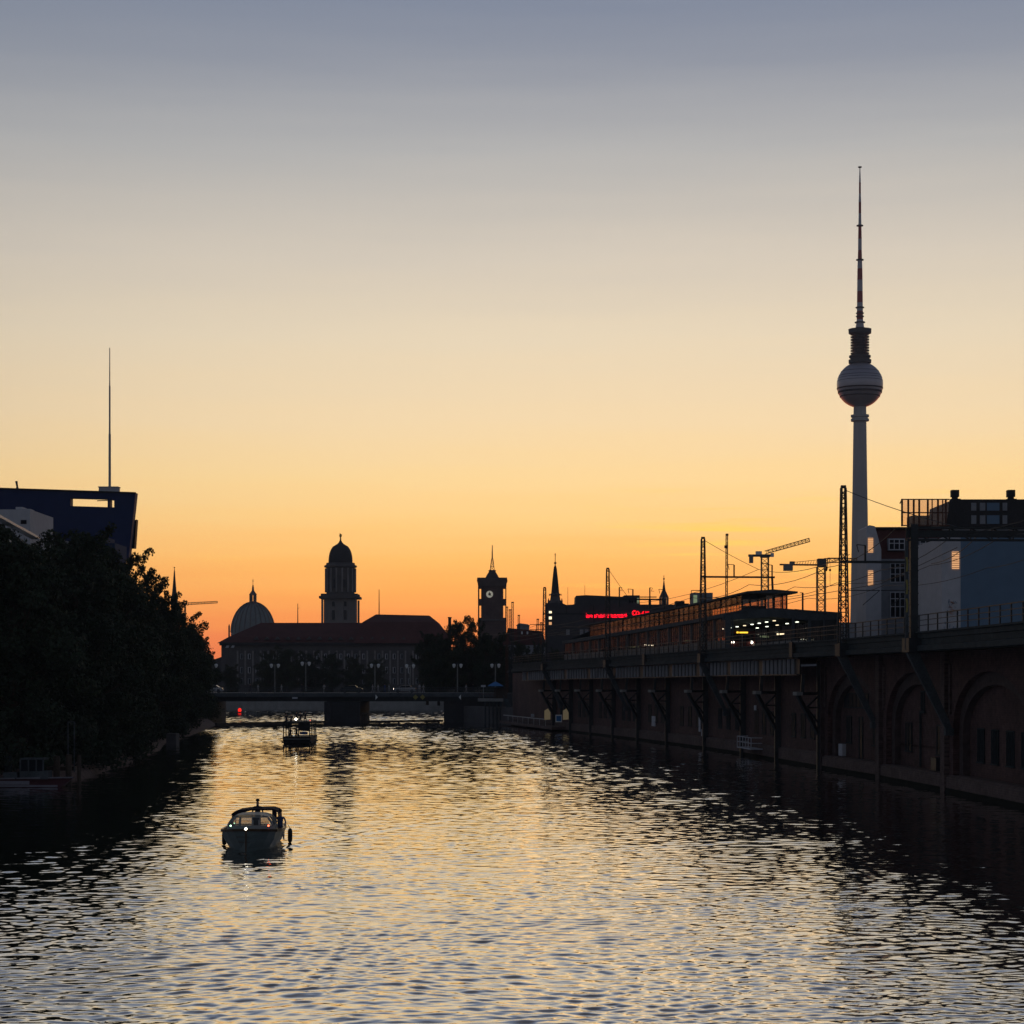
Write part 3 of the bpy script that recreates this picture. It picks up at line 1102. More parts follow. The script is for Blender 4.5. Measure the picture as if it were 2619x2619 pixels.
for px, yt, yb, D, lab, arms in ((1584, 1502, 1524, 330, "short post with a curled arm on the roof of the dark block", 1), (1662, 1503, 1546, 330, "post with a level crossarm left of the small church spire", 2),
                                 (2053, 1516, 1568, 250, "small lamp post with short arm between the two tower cranes", 3)):
    x = PX(px, D)
    p = MB()
    p.bar((x, D, PZ(yb + 30, D)), (x, D, PZ(yt, D)), 0.2)
    if arms in (1, 2):
        p.bar((x, D, PZ(yt, D)), (x + 0.45, D, PZ(yt + 1, D)), 0.07)
        p.bar((x + 0.45, D, PZ(yt + 1, D)), (x + 0.2, D, PZ(yt + 9, D)), 0.06)
        p.bar((x + 0.2, D, PZ(yt + 9, D)), (x + 0.7, D, PZ(yt + 9, D)), 0.06)
    if arms == 2:
        p.bar((x - 1.6, D, PZ(1527, D)), (x + 1.1, D, PZ(1527, D)), 0.16)
        p.bar((x, D, PZ(1555, D)), (x, D, PZ(1535, D)), 0.4)
    if arms == 3:
        p.bar((x, D, PZ(yt, D)), (x - 0.35, D, PZ(yt, D)), 0.08)
    tag(p.build("roof_post" if arms < 3 else "lamp_post", STEEL), lab, "post")


# ================================================================ STATION HALL
HD0, HD1 = solveD(1857, 1.5), 313.0


def hz(D):      # eaves height
    return 15.2 - 1.25 * (D - HD0) / (HD1 - HD0)


hall = thing("station_hall", "long glazed railway station hall on the viaduct with a raised roof lantern", "station", V(HD0, -4, 11))
HALLF = mat("hall_frame_paint", (0.2, 0.19, 0.18), 0.7, 0.2, 1.0)
NB = 16
zb0 = 11.35
for side, off in (("river", 1.5), ("street", -10.9)):
    bays = sub(HD0, HD1, NB)
    for k, (a, b) in enumerate(zip(bays[:-1], bays[1:])):
        fr, pn = MB(), MB()
        zt0, zt1 = hz(a) - 0.45, hz(b) - 0.45
        zbk = zb0 - 0.5 * (a - HD0) / 92
        for j in range(6):
            d = a + (b - a) * j / 6
            w = 0.30 if j == 0 else 0.10
            p0, p1 = Vector(V(d, off, zbk)), Vector(V(d, off, hz(d) - 0.4))
            fr.bar(p0, p1, w, 0.075 if j else 0.22, up=(1, 0, 0))
        for z in (zbk + 0.95,):
            fr.bar(V(a, off, z), V(b, off, z), 0.06, 0.12)
        # solid sill panel
        s0, s1 = Vector(V(a + 0.12, off, zbk)), Vector(V(b, off, zbk))
        fr.add([s0, s1, s1 + Vector((0, 0, 0.95)), s0 + Vector((0, 0, 0.95)),
                Vector(V(a + 0.12, off - 0.08, zbk)), Vector(V(b, off - 0.08, zbk)), Vector(V(b, off - 0.08, zbk + 0.95)), Vector(V(a + 0.12, off - 0.08, zbk + 0.95))],
               [(0, 1, 2, 3), (4, 7, 6, 5), (0, 4, 5, 1), (2, 6, 7, 3), (0, 3, 7, 4), (1, 5, 6, 2)])
        fo = fr.build("window_bay", HALLF if side == "river" else STEEL, hall)
        a2, b2 = a + 0.05, b - 0.05
        pn.add([V(a2, off - 0.06, zbk + 0.97), V(b2, off - 0.06, zbk + 0.97), V(b2, off - 0.06, zt1 + 0.1), V(a2, off - 0.06, zt0 + 0.1),
                V(a2, off - 0.075, zbk + 0.97), V(b2, off - 0.075, zbk + 0.97), V(b2, off - 0.075, zt1 + 0.1), V(a2, off - 0.075, zt0 + 0.1)],
               [(0, 1, 2, 3), (4, 7, 6, 5), (0, 4, 5, 1), (2, 6, 7, 3), (0, 3, 7, 4), (1, 5, 6, 2)])
        pn.build("pane", GLASSU if side == "river" else GLASSC, fo)


def hall_sweep(mb, prof, ds, zf=None):
    return sweep(mb, prof, ds, zf or (lambda D: hz(D)))


hs = sub(HD0 - 0.4, HD1, 24)
p = MB()
hall_sweep(p, [(1.9, -0.42), (1.9, 0.0), (-0.9, 0.5), (-0.9, 0.35), (1.5, -0.1), (1.5, -0.42)], hs)
hall_sweep(p, [(-11.2, -0.42), (-11.2, 0.0), (-6.0, 0.5), (-6.0, 0.35), (-10.9, -0.1), (-10.9, -0.42)], hs)
p.build("lower_roof", STEELM, hall)
p = MB()
hall_sweep(p, [(-0.7, 2.2), (-0.7, 2.4), (-3.6, 2.62), (-6.3, 2.4), (-6.3, 2.2)], hs)
p.build("lantern_roof", STEELM, hall)
ls = sub(HD0 + 3, HD1 - 6, 32)
for o in (-1.0, -6.0):
    p = MB()
    for j, d in enumerate(ls):
        p.bar(V(d, o, hz(d) + 0.4), V(d, o, hz(d) + 2.3), 0.26 if j % 4 == 0 else 0.07, 0.06, up=(1, 0, 0))
    for a, b in zip(ls[:-1], ls[1:]):
        p.bar(V(a, o, hz(a) + 0.45), V(b, o, hz(b) + 0.45), 0.08, 0.14)
        p.bar(V(a, o, hz(a) + 1.35), V(b, o, hz(b) + 1.35), 0.04, 0.05)
    p.build("lantern_frame", LEDGE, hall)
for k, (a, b) in enumerate(zip(ls[:-4:4], ls[4::4])):
    for o in (-1.06, -5.94):
        pn = MB()
        pn.add([V(a, o, hz(a) + 0.5), V(b, o, hz(b) + 0.5), V(b, o, hz(b) + 2.25), V(a, o, hz(a) + 2.25),
                V(a, o - 0.02, hz(a) + 0.5), V(b, o - 0.02, hz(b) + 0.5), V(b, o - 0.02, hz(b) + 2.25), V(a, o - 0.02, hz(a) + 2.25)],
               [(0, 1, 2, 3), (4, 7, 6, 5), (0, 4, 5, 1), (2, 6, 7, 3), (0, 3, 7, 4), (1, 5, 6, 2)])
        pn.build("lantern_pane", GLASSU, hall)
# front end: lantern gable
D = HD0 + 3
p = MB()
for o in (-1.0, -1.9, -2.8, -3.6, -4.6, -5.5, -6.0):
    p.bar(V(D, o, hz(D) + 0.4), V(D, o, hz(D) + 2.4), 0.16)
p.bar(V(D, -0.8, hz(D) + 2.3), V(D, -6.2, hz(D) + 2.3), 0.2)
p.bar(V(D, -0.8, hz(D) + 0.5), V(D, -6.2, hz(D) + 0.5), 0.2)
for o0, o1 in ((-1.0, -2.8), (-2.8, -3.6)):
    for z0, z1 in ((0.4, 1.0), (1.7, 2.4)):
        p.add([V(D, o0, hz(D) + z0), V(D, o1, hz(D) + z0), V(D, o1, hz(D) + z1), V(D, o0, hz(D) + z1)], [(0, 1, 2, 3)])
p.build("lantern_gable", STEELM, hall)
p = MB()
p.add([V(D + 0.1, -1, hz(D) + 0.5), V(D + 0.1, -6, hz(D) + 0.5), V(D + 0.1, -6, hz(D) + 2.3), V(D + 0.1, -1, hz(D) + 2.3),
       V(D + 0.13, -1, hz(D) + 0.5), V(D + 0.13, -6, hz(D) + 0.5), V(D + 0.13, -6, hz(D) + 2.3), V(D + 0.13, -1, hz(D) + 2.3)],
      [(0, 1, 2, 3), (4, 7, 6, 5), (0, 4, 5, 1), (2, 6, 7, 3), (0, 3, 7, 4), (1, 5, 6, 2)])
p.build("lantern_gable_pane", GLASSU, hall)
# front end: fascia, corner panel, right bays
D = HD0 - 0.3
fa = MB()
prof = [(1.9, -0.75), (1.9, 0.02), (-3.6, 0.62), (-11.2, 0.15), (-11.2, -0.6), (-7.5, -0.75), (-3.6, -0.35)]
a_ = [V(D, o, hz(D) + z) for o, z in prof]
b_ = [V(D + 0.35, o, hz(D) + z) for o, z in prof]
n = len(prof)
fa.add(a_ + b_, [tuple(range(n)), tuple(range(2 * n - 1, n - 1, -1))] + [(i, (i + 1) % n, n + (i + 1) % n, n + i) for i in range(n)])
fa.build("front_fascia", STEELM, hall)
for o, w_ in ((1.35, 0.62), (0.85, 0.12), (-5.8, 0.3), (-7.6, 0.3), (-9.2, 0.14), (-10.7, 0.32)):
    MB().bar(V(D, o, 10.9), V(D, o, hz(D) - 0.2), w_, 0.3).build("front_post", STEELM, hall)
fa = MB()
fa.add([V(D + 0.1, -9.2, 10.9), V(D + 0.1, -10.9, 10.9), V(D + 0.1, -10.9, 14.8), V(D + 0.1, -9.2, 14.8)], [(0, 1, 2, 3)])
fa.add([V(D + 0.1, -7.6, 13.6), V(D + 0.1, -9.2, 13.6), V(D + 0.1, -9.2, 14.8), V(D + 0.1, -7.6, 14.8)], [(0, 1, 2, 3)])
fa.build("front_panel", STEEL, hall)
# far end wall keeps the hall dark inside, platform and ceiling
p = MB()
p.add([V(HD1, 1.5, 10.5), V(HD1, -10.9, 10.5), V(HD1, -10.9, hz(HD1)), V(HD1, -3.6, hz(HD1) + 2.0), V(HD1, 1.5, hz(HD1))], [(0, 1, 2, 3, 4)])
p.build("end_wall", STEEL, hall)
p = MB()
hall_sweep(p, [(-0.9, 0.3), (-0.9, 0.36), (-6.0, 0.36), (-6.0, 0.3)], sub(HD0 + 4, HD1 - 8, 20))
p.build("ceiling", STEEL, hall)
p = MB()
sweep(p, [(-2.4, 1.1), (-2.4, 2.0), (-8.0, 2.0), (-8.0, 1.1)], sub(HD0 - 12, HD1, 16), zl)
p.build("platform", CONC, hall)
for off_, dA, dB, n_ in ((-4.6, HD0 + 3, HD0 + 26, 8), (-8.0, HD0 + 6, HD0 + 44, 10)):
    for k in range(n_):
        d = dA + (dB - dA) * k / (n_ - 1)
        c_ = Vector(V(d, off_, hz(d) - 0.62))
        p = MB()
        p.box(c_.x - 0.13, c_.x + 0.13, c_.y - 0.4, c_.y + 0.4, c_.z - 0.05, c_.z + 0.03)
        p.build("ceiling_light", ETUBE if (k + n_) % 4 else ETUBEW, hall)
# glowing station details deeper in the hall
for k, (d, o, z, w, m_) in enumerate(((HD0 + 9, -6.9, 13.2, 0.8, ETUBEW), (HD0 + 17, -7.2, 13.1, 1.0, EGREEN), (HD0 + 27, -7.0, 13.0, 1.2, ETUBE),
                                      (HD0 + 38, -3.2, 13.0, 1.0, EGREEN), (HD0 + 58, -3.0, 12.8, 1.3, ETUBE), (HD0 + 66, -3.0, 12.7, 1.3, EGREEN))):
    c_ = Vector(V(d, o, z))
    MB().box(c_.x - w / 2, c_.x + w / 2, c_.y - 0.1, c_.y + 0.1, c_.z - 0.09, c_.z + 0.09).build("platform_sign", m_, hall)

# roof box behind the hall and antenna
D = 262
b1 = thing("stair_tower", "small grey roof tower with a lit window strip behind the station roof", "tower", (PX(1797, D), D, 3))
MB().box(PX(1771, D), PX(1823, D), D, D + 4, 3.0, PZ(1516, D)).build("tower_wall", GREYR, b1)
MB().box(PX(1773.5, D), PX(1783, D), D - 0.06, D, PZ(1545, D), PZ(1522, D)).build("window", EGREEN, b1)
D = 300
tag(MB().box(PX(1729, D), PX(1751, D), D, D + 3, 12, PZ(1537, D)).box(PX(1751, D), PX(1763, D), D + 0.5, D + 3, 12, PZ(1543, D)).build("roof_box", ROOFD),
    "small dark plant box on the roof between the church spire and the stair tower", "roof box")

# train at the platform
TO = -0.55      # track offset
td = HD0 + 4
for _ in range(20):      # keep the train on the near track
    break
tx, ty, tz = V(td, TO, 11.15)
tx = PX(1898, ty)
TO = -(tx - Xw(td))
tr = thing("commuter_train", "commuter train with two bright headlights waiting at the station front", "train", (tx, ty, tz))
tds = [td + 4.0 * k for k in range(13)]


def tband(mb, x0_, x1_, z0_, z1_):
    n_ = len(tds)
    vs_ = []
    for d_ in tds:
        for o_, z_ in ((x0_, z0_), (x1_, z0_), (x1_, z1_), (x0_, z1_)):
            X0, Y0, Z0 = V(d_, TO - o_, 11.15 + zl(d_) - zl(td) + z_)
            vs_.append((X0, Y0, Z0))
    fs_ = [(0, 1, 2, 3), tuple(range(4 * n_ - 1, 4 * n_ - 5, -1))]
    fs_ += [(4 * k + i_, 4 * k + (i_ + 1) % 4, 4 * k + 4 + (i_ + 1) % 4, 4 * k + 4 + i_) for k in range(n_ - 1) for i_ in range(4)]
    return mb.add(vs_, fs_)


TRD = mat("dark_train_red", (0.10, 0.02, 0.018), 0.6, 0.15, 1.0)
tband(MB(), -1.45, 1.45, 0.15, 1.15).build("body", TRD, tr)
p = MB()
for i_, d_ in enumerate(sub(td, tds[-1], 24)):
    for o_ in (-1.42, 1.42):
        a_ = Vector(V(d_, TO - o_, 12.25))
        p.bar(a_, a_ + Vector((0, 0, 0.9)), 0.22, 0.06, up=(1, 0, 0))
p.build("window_pillars", TRD, tr)
tband(MB(), -1.45, 1.45, 2.0, 2.25).build("roof_edge", TRD, tr)
tband(MB(), -1.1, 1.1, 2.25, 2.55).build("roof", STEELM, tr)
MB().box(tx - 1.43, tx + 1.43, ty - 0.06, ty, tz + 0.15, tz + 2.2).build("front", TRD, tr)
for s_ in (-1, 1):
    MB().box(*sorted((tx + s_ * 0.08, tx + s_ * 1.25)), ty - 0.13, ty - 0.07, tz + 1.15, tz + 1.98).build("windscreen", GLASSD, tr)
    MB().cyl((tx + s_ * 1.03, ty - 0.2, tz + 1.02), (tx + s_ * 1.03, ty - 0.08, tz + 1.02), 0.15, n=14).build("headlight", EBOAT, tr)
MB().box(tx - 0.07, tx + 0.07, ty - 0.16, ty - 0.09, tz + 0.5, tz + 1.98).build("front_pillar", CONC, tr)
MB().box(tx - 0.62, tx - 0.4, ty - 0.17, ty - 0.08, tz + 2.02, tz + 2.2).box(tx - 0.3, tx + 0.62, ty - 0.17, ty - 0.08, tz + 2.02, tz + 2.18).build("destination_display", EDISP, tr)


# ================================================================ SKYLINE
# television tower
D = 1450.0
xt = PX(2199.3, D)
tv = thing("television_tower", "very tall television tower with a steel sphere and striped antenna", "tower", (xt, D, 3))


def ty_(yc):      # heights read along the tower
    return 392.2 - 0.1359 * yc


MB().lathe([(9.5, 0), (7.6, 20), (6.5, 60), (5.75, 110), (5.1, 150), (4.6, 188), (4.5, 191)], (xt, D), 32).build("shaft", CONCL, tv, smooth=True)
MB().lathe([(4.5, 191), (6.4, 191.2), (6.4, 192.8), (5.6, 193), (5.6, 194), (6.4, 194.1), (6.4, 195.6), (4.5, 195.8), (4.4, 203)], (xt, D), 32).build("lower_ring", CONCL, tv)
sp = [(max(4.0, 16.2 * math.sin(a)), 216.9 - 16.2 * math.cos(a)) for a in [math.pi * (0.09 + 0.82 * k / 36) for k in range(37)]]
TVS = mat("sphere_steel", (0.34, 0.33, 0.36), 0.35, 0.10, 0.15, metal=0.55, stretch=(1, 1, 5))
so_ = MB().lathe(sp, (xt, D), 48).build("sphere", TVS, tv, smooth=True)
p = MB()
for z, h in ((214.2, 1.0), (211.6, 1.3), (208.6, 0.8)):
    r0 = math.sqrt(16.2 ** 2 - (z - 216.9) ** 2) + 0.12
    p.lathe([(r0 - 0.6, z - h / 2), (r0, z - h / 2), (r0 + 0.1, z + h / 2), (r0 - 0.5, z + h / 2)], (xt, D), 48)
p.build("window_band", GLASSD, so_)
p = MB()
for z in (219.5, 221.5, 223.2, 226.2):
    r0 = math.sqrt(16.2 ** 2 - (z - 216.9) ** 2)
    p.lathe([(r0 - 0.3, z - 0.15), (r0 + 0.12, z - 0.15), (r0 + 0.12, z + 0.15), (r0 - 0.3, z + 0.15)], (xt, D), 48)
p.build("seams", SLATE, so_)
p = MB()
p.lathe([(7.0, 232.0), (7.9, 232.2), (8.0, 234.5), (6.8, 234.8), (6.8, 236.0), (7.6, 236.2), (7.6, 237.5), (3.3, 238), (3.3, 253), (7.9, 253.2), (8.1, 256.2), (5.0, 256.6), (3.0, 257.5)], (xt, D), 32)
p.build("antenna_base", STEELM, tv)
p = MB()
for z in [238.8 + 1.95 * k for k in range(8)]:
    p.lathe([(6.3, z), (6.6, z), (6.6, z + 0.45), (6.3, z + 0.45)], (xt, D), 28)
for k in range(16):
    a = 2 * math.pi * k / 16
    p.bar((xt + 6.35 * math.cos(a), D + 6.35 * math.sin(a), 237.5), (xt + 6.35 * math.cos(a), D + 6.35 * math.sin(a), 253.2), 0.18)
p.build("equipment_cage", STEELM, tv)
TRED = mat("tower_red", (0.30, 0.05, 0.05), 0.6, 0.1, 0.3)
TWHI = mat("tower_white", (0.42, 0.41, 0.44), 0.6, 0.1, 0.3)
p = MB()
prof = [(257.5, 3.0), (261, 2.3), (271.5, 2.1), (289, 1.9), (305, 1.7), (306, 1.35), (329, 1.25), (330, 0.95), (349, 0.9), (350, 0.7), (370, 0.62), (371.2, 0.2)]
zs_ = [257.5, 263, 269, 275, 283, 291, 299, 305.5, 312, 320, 329.5, 338, 346, 352, 360, 371]
for k, (a, b) in enumerate(zip(zs_[:-1], zs_[1:])):
    p.cur = k % 2
    ra = float(np.interp(a, [q[0] for q in prof], [q[1] for q in prof]))
    rb = float(np.interp(b, [q[0] for q in prof], [q[1] for q in prof]))
    p.cyl((xt, D, a), (xt, D, b), ra, rb, 12)
p.build("antenna", [TWHI, TRED], tv)
for z, r in ((261, 3.7), (265.2, 2.9), (267.5, 2.8), (271.5, 3.1), (305.2, 2.7), (329.4, 2.4), (370.8, 1.3)):
    MB().lathe([(0.9, z - 0.5), (r, z - 0.3), (r, z + 0.35), (0.9, z + 0.4)], (xt, D), 20).build("antenna_ring", STEELM, tv)

# cathedral dome
D = 1700.0
xc = PX(647, D)
kk = D / F
dm = thing("cathedral_dome", "green ribbed cathedral dome with gilded cross behind the long red roof", "church dome", (xc, D, 3))
r_ = 56 * kk
zb = PZ(1618, D)
htop = PZ(1540, D) - zb
p = MB().lathe([(r_ * 1.02, zb - 40)] + [(r_ * math.cos(a), zb + htop * math.sin(a)) for a in [math.pi / 2 * k / 18 for k in range(18)]], (xc, D), 48)
do = p.build("dome_shell", COPPER, dm, smooth=True)
p = MB()
for k in range(24):
    a = 2 * math.pi * k / 24
    pts_ = [(xc + r_ * 1.01 * math.cos(t) * math.cos(a), D + r_ * 1.01 * math.cos(t) * math.sin(a), zb + htop * 1.01 * math.sin(t)) for t in [math.pi / 2 * j / 10 * 0.92 for j in range(11)]]
    for q0, q1 in zip(pts_[:-1], pts_[1:]):
        p.bar(q0, q1, 0.7)
p.build("ribs", STONED, do)
z0, z1, z2 = PZ(1541, D), PZ(1522, D), PZ(1501, D)
p = MB().lathe([(9 * kk, z0 - 1), (9 * kk, z0 + 1)], (xc, D), 16)
for k in range(8):
    a = 2 * math.pi * (k + 0.5) / 8
    p.bar((xc + 8 * kk * math.cos(a), D + 8 * kk * math.sin(a), z0), (xc + 8 * kk * math.cos(a), D + 8 * kk * math.sin(a), z1), 0.9)
p.lathe([(9.5 * kk, z1), (9.5 * kk, z1 + 0.8), (6 * kk, PZ(1515, D)), (3 * kk, PZ(1510, D)), (2.2 * kk, z2), (0.3, z2 + 0.5)], (xc, D), 16)
p.build("lantern", STONED, dm)
p = MB().ball((xc, D, PZ(1498.5, D)), 0.7)
p.cyl((xc, D, z2), (xc, D, PZ(1481, D)), 0.22)
p.bar((xc - 0.9, D, PZ(1486, D)), (xc + 0.9, D, PZ(1486, D)), 0.3)
p.build("cross", GOLD, dm)
p = MB()
p.lathe([(2.2 * kk, zb - 20), (2.2 * kk, PZ(1602, D)), (0.6 * kk, PZ(1596, D))], (PX(586, D), D, ), 10)
tag(p.build("corner_turret", STONED), "tiny stone turret at the left foot of the cathedral dome", "turret")

# old town hall tower (domed)
D = 880.0
kk = D / F
xs = PX(871, D)
st_ = thing("domed_tower", "round stone tower with bell shaped dome and statue on top", "tower", (xs, D, 3))


def zz1(y):
    return PZ(y, D)


w = 46 * kk
p = MB()
p.box(xs - w * 0.86, xs + w * 0.86, D - w * 0.8, D + w * 0.8, 3, zz1(1532))
p.build("lower_core", STONE, st_)
p = MB()
for sx in (-1, 1):
    for sy in (-1, 1):
        p.bar((xs + sx * w * 0.93, D + sy * w * 0.93, zz1(1640)), (xs + sx * w * 0.93, D + sy * w * 0.93, zz1(1534)), 5.0 * kk)
for o in (-0.55, -0.18, 0.18, 0.55):
    p.bar((xs + o * w, D - w * 0.84, zz1(1590)), (xs + o * w, D - w * 0.84, zz1(1534)), 3.5 * kk)
p.build("lower_columns", STONE, st_)
p = MB()
for r0, za, zb_ in ((w * 1.10, 1532, 1526), (w * 1.0, 1526, 1520)):
    p.box(xs - r0, xs + r0, D - r0, D + r0, zz1(za), zz1(zb_))
p.build("lower_cornice", STONED, st_)
for o in (-0.33, 0.33):
    MB().box(xs + o * w - 3.2 * kk, xs + o * w + 3.2 * kk, D - w * 0.86, D - w * 0.79, zz1(1586), zz1(1562)).build("window", SLATE, st_)
    MB().box(xs + o * w - 3.2 * kk, xs + o * w + 3.2 * kk, D - w * 0.86, D - w * 0.79, zz1(1552), zz1(1540)).build("window", SLATE, st_)
    MB().box(xs + o * w * 0.8 - 3.2 * kk, xs + o * w * 0.8 + 3.2 * kk, D - w * 0.83, D - w * 0.6, zz1(1504), zz1(1484)).build("window", SLATE, st_)
r2 = 36 * kk
MB().lathe([(r2, zz1(1520)), (r2, zz1(1452))], (xs, D), 32).build("drum", STONED, st_)
p = MB()
for k in range(16):
    a = 2 * math.pi * (k + 0.5) / 16
    rr_ = r2 * 1.06
    p.cyl((xs + rr_ * math.cos(a), D + rr_ * math.sin(a), zz1(1515)), (xs + rr_ * math.cos(a), D + rr_ * math.sin(a), zz1(1454)), 2.2 * kk, n=8)
p.build("drum_columns", STONE, st_)
MB().lathe([(r2, zz1(1453)), (r2 * 1.16, zz1(1451)), (r2 * 1.16, zz1(1447)), (r2 * 1.03, zz1(1445)), (r2 * 1.0, zz1(1440))], (xs, D), 32).build("upper_cornice", STONED, st_)
dome = [(30.5, 1442), (30.8, 1434), (30, 1424), (28, 1414), (24.5, 1405), (19.5, 1398), (13, 1394), (8, 1391), (4.5, 1387), (2, 1382), (1.2, 1378)]
MB().lathe([(a * kk, zz1(b)) for a, b in dome], (xs, D), 32).build("dome", SLATE, st_, smooth=True)
p = MB().cyl((xs, D, zz1(1380)), (xs, D, zz1(1372)), 0.35, 0.25)
p.ball((xs, D, zz1(1370)), 0.55, sz=1.5)
p.ball((xs - 0.2, D, zz1(1366)), 0.3)
p.bar((xs, D, zz1(1370)), (xs + 0.7, D, zz1(1368)), 0.2)
p.build("statue", GOLD, st_)
for sx, yt in ((-48.0, 1516), (47.5, 1518), (-35.5, 1443), (35.5, 1444), (-40, 1520), (40.5, 1522)):
    x_ = xs + sx * kk
    base = 1528 if abs(sx) > 36.5 else 1450
    p = MB().cyl((x_, D - 1, zz1(base)), (x_, D - 1, zz1(base - 4)), 0.5, 0.4, 8)
    p.ball((x_, D - 1, zz1((base + yt) / 2)), 0.42, sz=max(1, abs(base - yt) * kk / 2.4))
    p.build("figure", STONED, st_)

# long administrative building with red roofs
D = 620.0
kk = D / F
adm = thing("long_office_building", "long grey office building with steep red tiled roofs behind the bridge", "building", (PX(850, D), D, 3))
eave = PZ(1645, D)
MB().box(PX(566, D), PX(1140, D), D, D + 24, 3, eave).build("facade", STONED, adm)
MB().box(PX(562, D), PX(1144, D), D - 0.6, D, eave - 0.7, eave + 0.2).build("cornice", SLATE, adm)
rf = MB()
x0, x1, xr0, xr1 = PX(556, D), PX(950, D), PX(655, D), PX(905, D)
zr, zm = PZ(1590, D), PZ(1629, D)
ym = D + 2.2
rf.add([(x0, D - 0.5, eave), (x1, D - 0.5, eave), (x1, D + 25, eave), (x0, D + 25, eave), (x0 + 3, ym, zm), (x1, ym, zm), (x1, D + 22, zm), (x0 + 3, D + 22, zm),
        (xr0, D + 12, zr), (x1, D + 12, zr)],
       [(0, 1, 5, 4), (4, 5, 9, 8), (3, 0, 4, 7), (7, 4, 8), (2, 3, 7, 6), (6, 7, 8, 9), (1, 2, 6, 9, 5)])
rf.build("main_roof", ROOFR, adm)
rf = MB()
xa, xb, xra, xrb = PX(905, D), PX(1160, D), PX(955, D), PX(1094, D)
zr2, zrr = PZ(1568, D), PZ(1571, D)
zk = PZ(1590, D)
rf.add([(xa, D - 1.2, eave), (xb, D - 1.2, eave), (xb, D + 25, eave), (xa, D + 25, eave),
        (PX(925, D), D + 4, zk), (PX(1118, D), D + 4, zk), (PX(1118, D), D + 20, zk), (PX(925, D), D + 20, zk),
        (xra, D + 12, zr2), (xrb, D + 12, zrr)],
       [(0, 1, 5, 4), (4, 5, 9, 8), (3, 0, 4, 7), (7, 4, 8), (2, 3, 7, 6), (6, 7, 8, 9), (1, 2, 6, 5), (5, 6, 9)])
rf.build("corner_roof", ROOFR, adm)
for k in range(15):
    x_ = PX(655 + 27 * k, D)
    p = MB().prism([(x_ - 0.8, eave + 1.1), (x_ + 0.8, eave + 1.1), (x_, eave + 2.0)], D - 0.2, D + 2.2)
    p.build("dormer", STONED, adm)
for row, (ya, yb) in enumerate(((1672, 1686), (1706, 1722), (1735, 1750))):
    for k in range(28):
        px = 618 + 19.5 * k
        if px > 1135:
            continue
        x_ = PX(px, D)
        fr = MB()
        za, zb_ = PZ(yb, D), PZ(ya, D)
        fr.box(x_ - 0.42, x_ + 0.42, D - 0.12, D, za, zb_)
        if (k * 7 + row * 3) % 5 < 4:
            fo = fr.build("window", PALE if (k % 3 and row < 2) else GREYR, adm)
            MB().box(x_ - 0.12, x_ + 0.3, D - 0.16, D - 0.125, za + 0.15, zb_ - 0.15).build("pane", GLASSD, fo)
p = MB()
for k in range(29):
    x_ = PX(608 + 19.5 * k, D)
    if k % 1 == 0:
        p.box(x_ - 0.25, x_ + 0.25, D - 0.3, D, PZ(1752, D), PZ(1664, D))
p.build("wall_piers", STONE, adm)
x_ = PX(1149, D)
tag(MB().box(x_ - 0.45, x_ + 0.45, D + 4, D + 5, eave - 3, PZ(1580, D)).box(x_ - 0.6, x_ + 0.6, D + 3.9, D + 5.1, PZ(1580, D), PZ(1577, D)).build("chimney_stack", BRICK),
    "small square chimney stack at the right end of the red roof", "chimney")
for px, yt, yb, lab in ((751, 1540, 1596, "thin mast with a tiny bracket between the cathedral dome and the domed tower"), (963, 1503, 1572, "bare flagpole on the ridge of the red roof")):
    x_ = PX(px, D)
    p = MB().cyl((x_, D + 12, PZ(yb, D)), (x_, D + 12, PZ(yt, D)), 0.17, 0.09, 8)
    if px == 751:
        p.bar((x_, D + 12, PZ(1552, D)), (x_ + 0.6, D + 12, PZ(1551, D)), 0.1)
    tag(p.build("flagpole" if px > 800 else "thin_mast", STEEL), lab, "pole")
# glass roof lights at the left wing
for px in (582, 596):
    x_ = PX(px, D)
    p = MB().prism([(x_ - 0.6, PZ(1657, D)), (x_ + 0.35, PZ(1657, D)), (x_ + 0.6, PZ(1651, D)), (x_ - 0.1, PZ(1651, D))], D - 0.9, D - 0.62)
    p.build("skylight", PALE, adm)

# brick clock tower of the city hall
D = 1200.0
kk = D / F
xc = PX(1259, D)
ct = thing("clock_tower", "square brick clock tower with lit dial and openwork corners", "tower", (xc, D, 3))
hw = 36 * kk


def zc_(y):
    return PZ(y, D)


MB().box(xc - hw * 0.78, xc + hw * 0.78, D - hw * 0.78, D + hw * 0.78, 3, zc_(1497)).build("core", BRICK, ct)
p = MB()
for sx in (-1, 1):
    for sy in (-1, 1):
        p.box(*sorted((xc + sx * hw * 0.93, xc + sx * hw * 1.0)), *sorted((D + sy * hw * 0.8, D + sy * hw * 1.0)), zc_(1700), zc_(1500))
        p.box(*sorted((xc + sx * hw * 0.77, xc + sx * hw * 0.935)), *sorted((D + sy * hw * 0.79, D + sy * hw * 0.99)), zc_(1700), zc_(1581))
        p.box(*sorted((xc + sx * hw * 0.77, xc + sx * hw * 0.935)), *sorted((D + sy * hw * 0.79, D + sy * hw * 0.99)), zc_(1548), zc_(1533))
        p.box(*sorted((xc + sx * hw * 0.77, xc + sx * hw * 0.935)), *sorted((D + sy * hw * 0.79, D + sy * hw * 0.99)), zc_(1505), zc_(1497))
p.build("corner_piers", BRICK, ct)
p = MB()
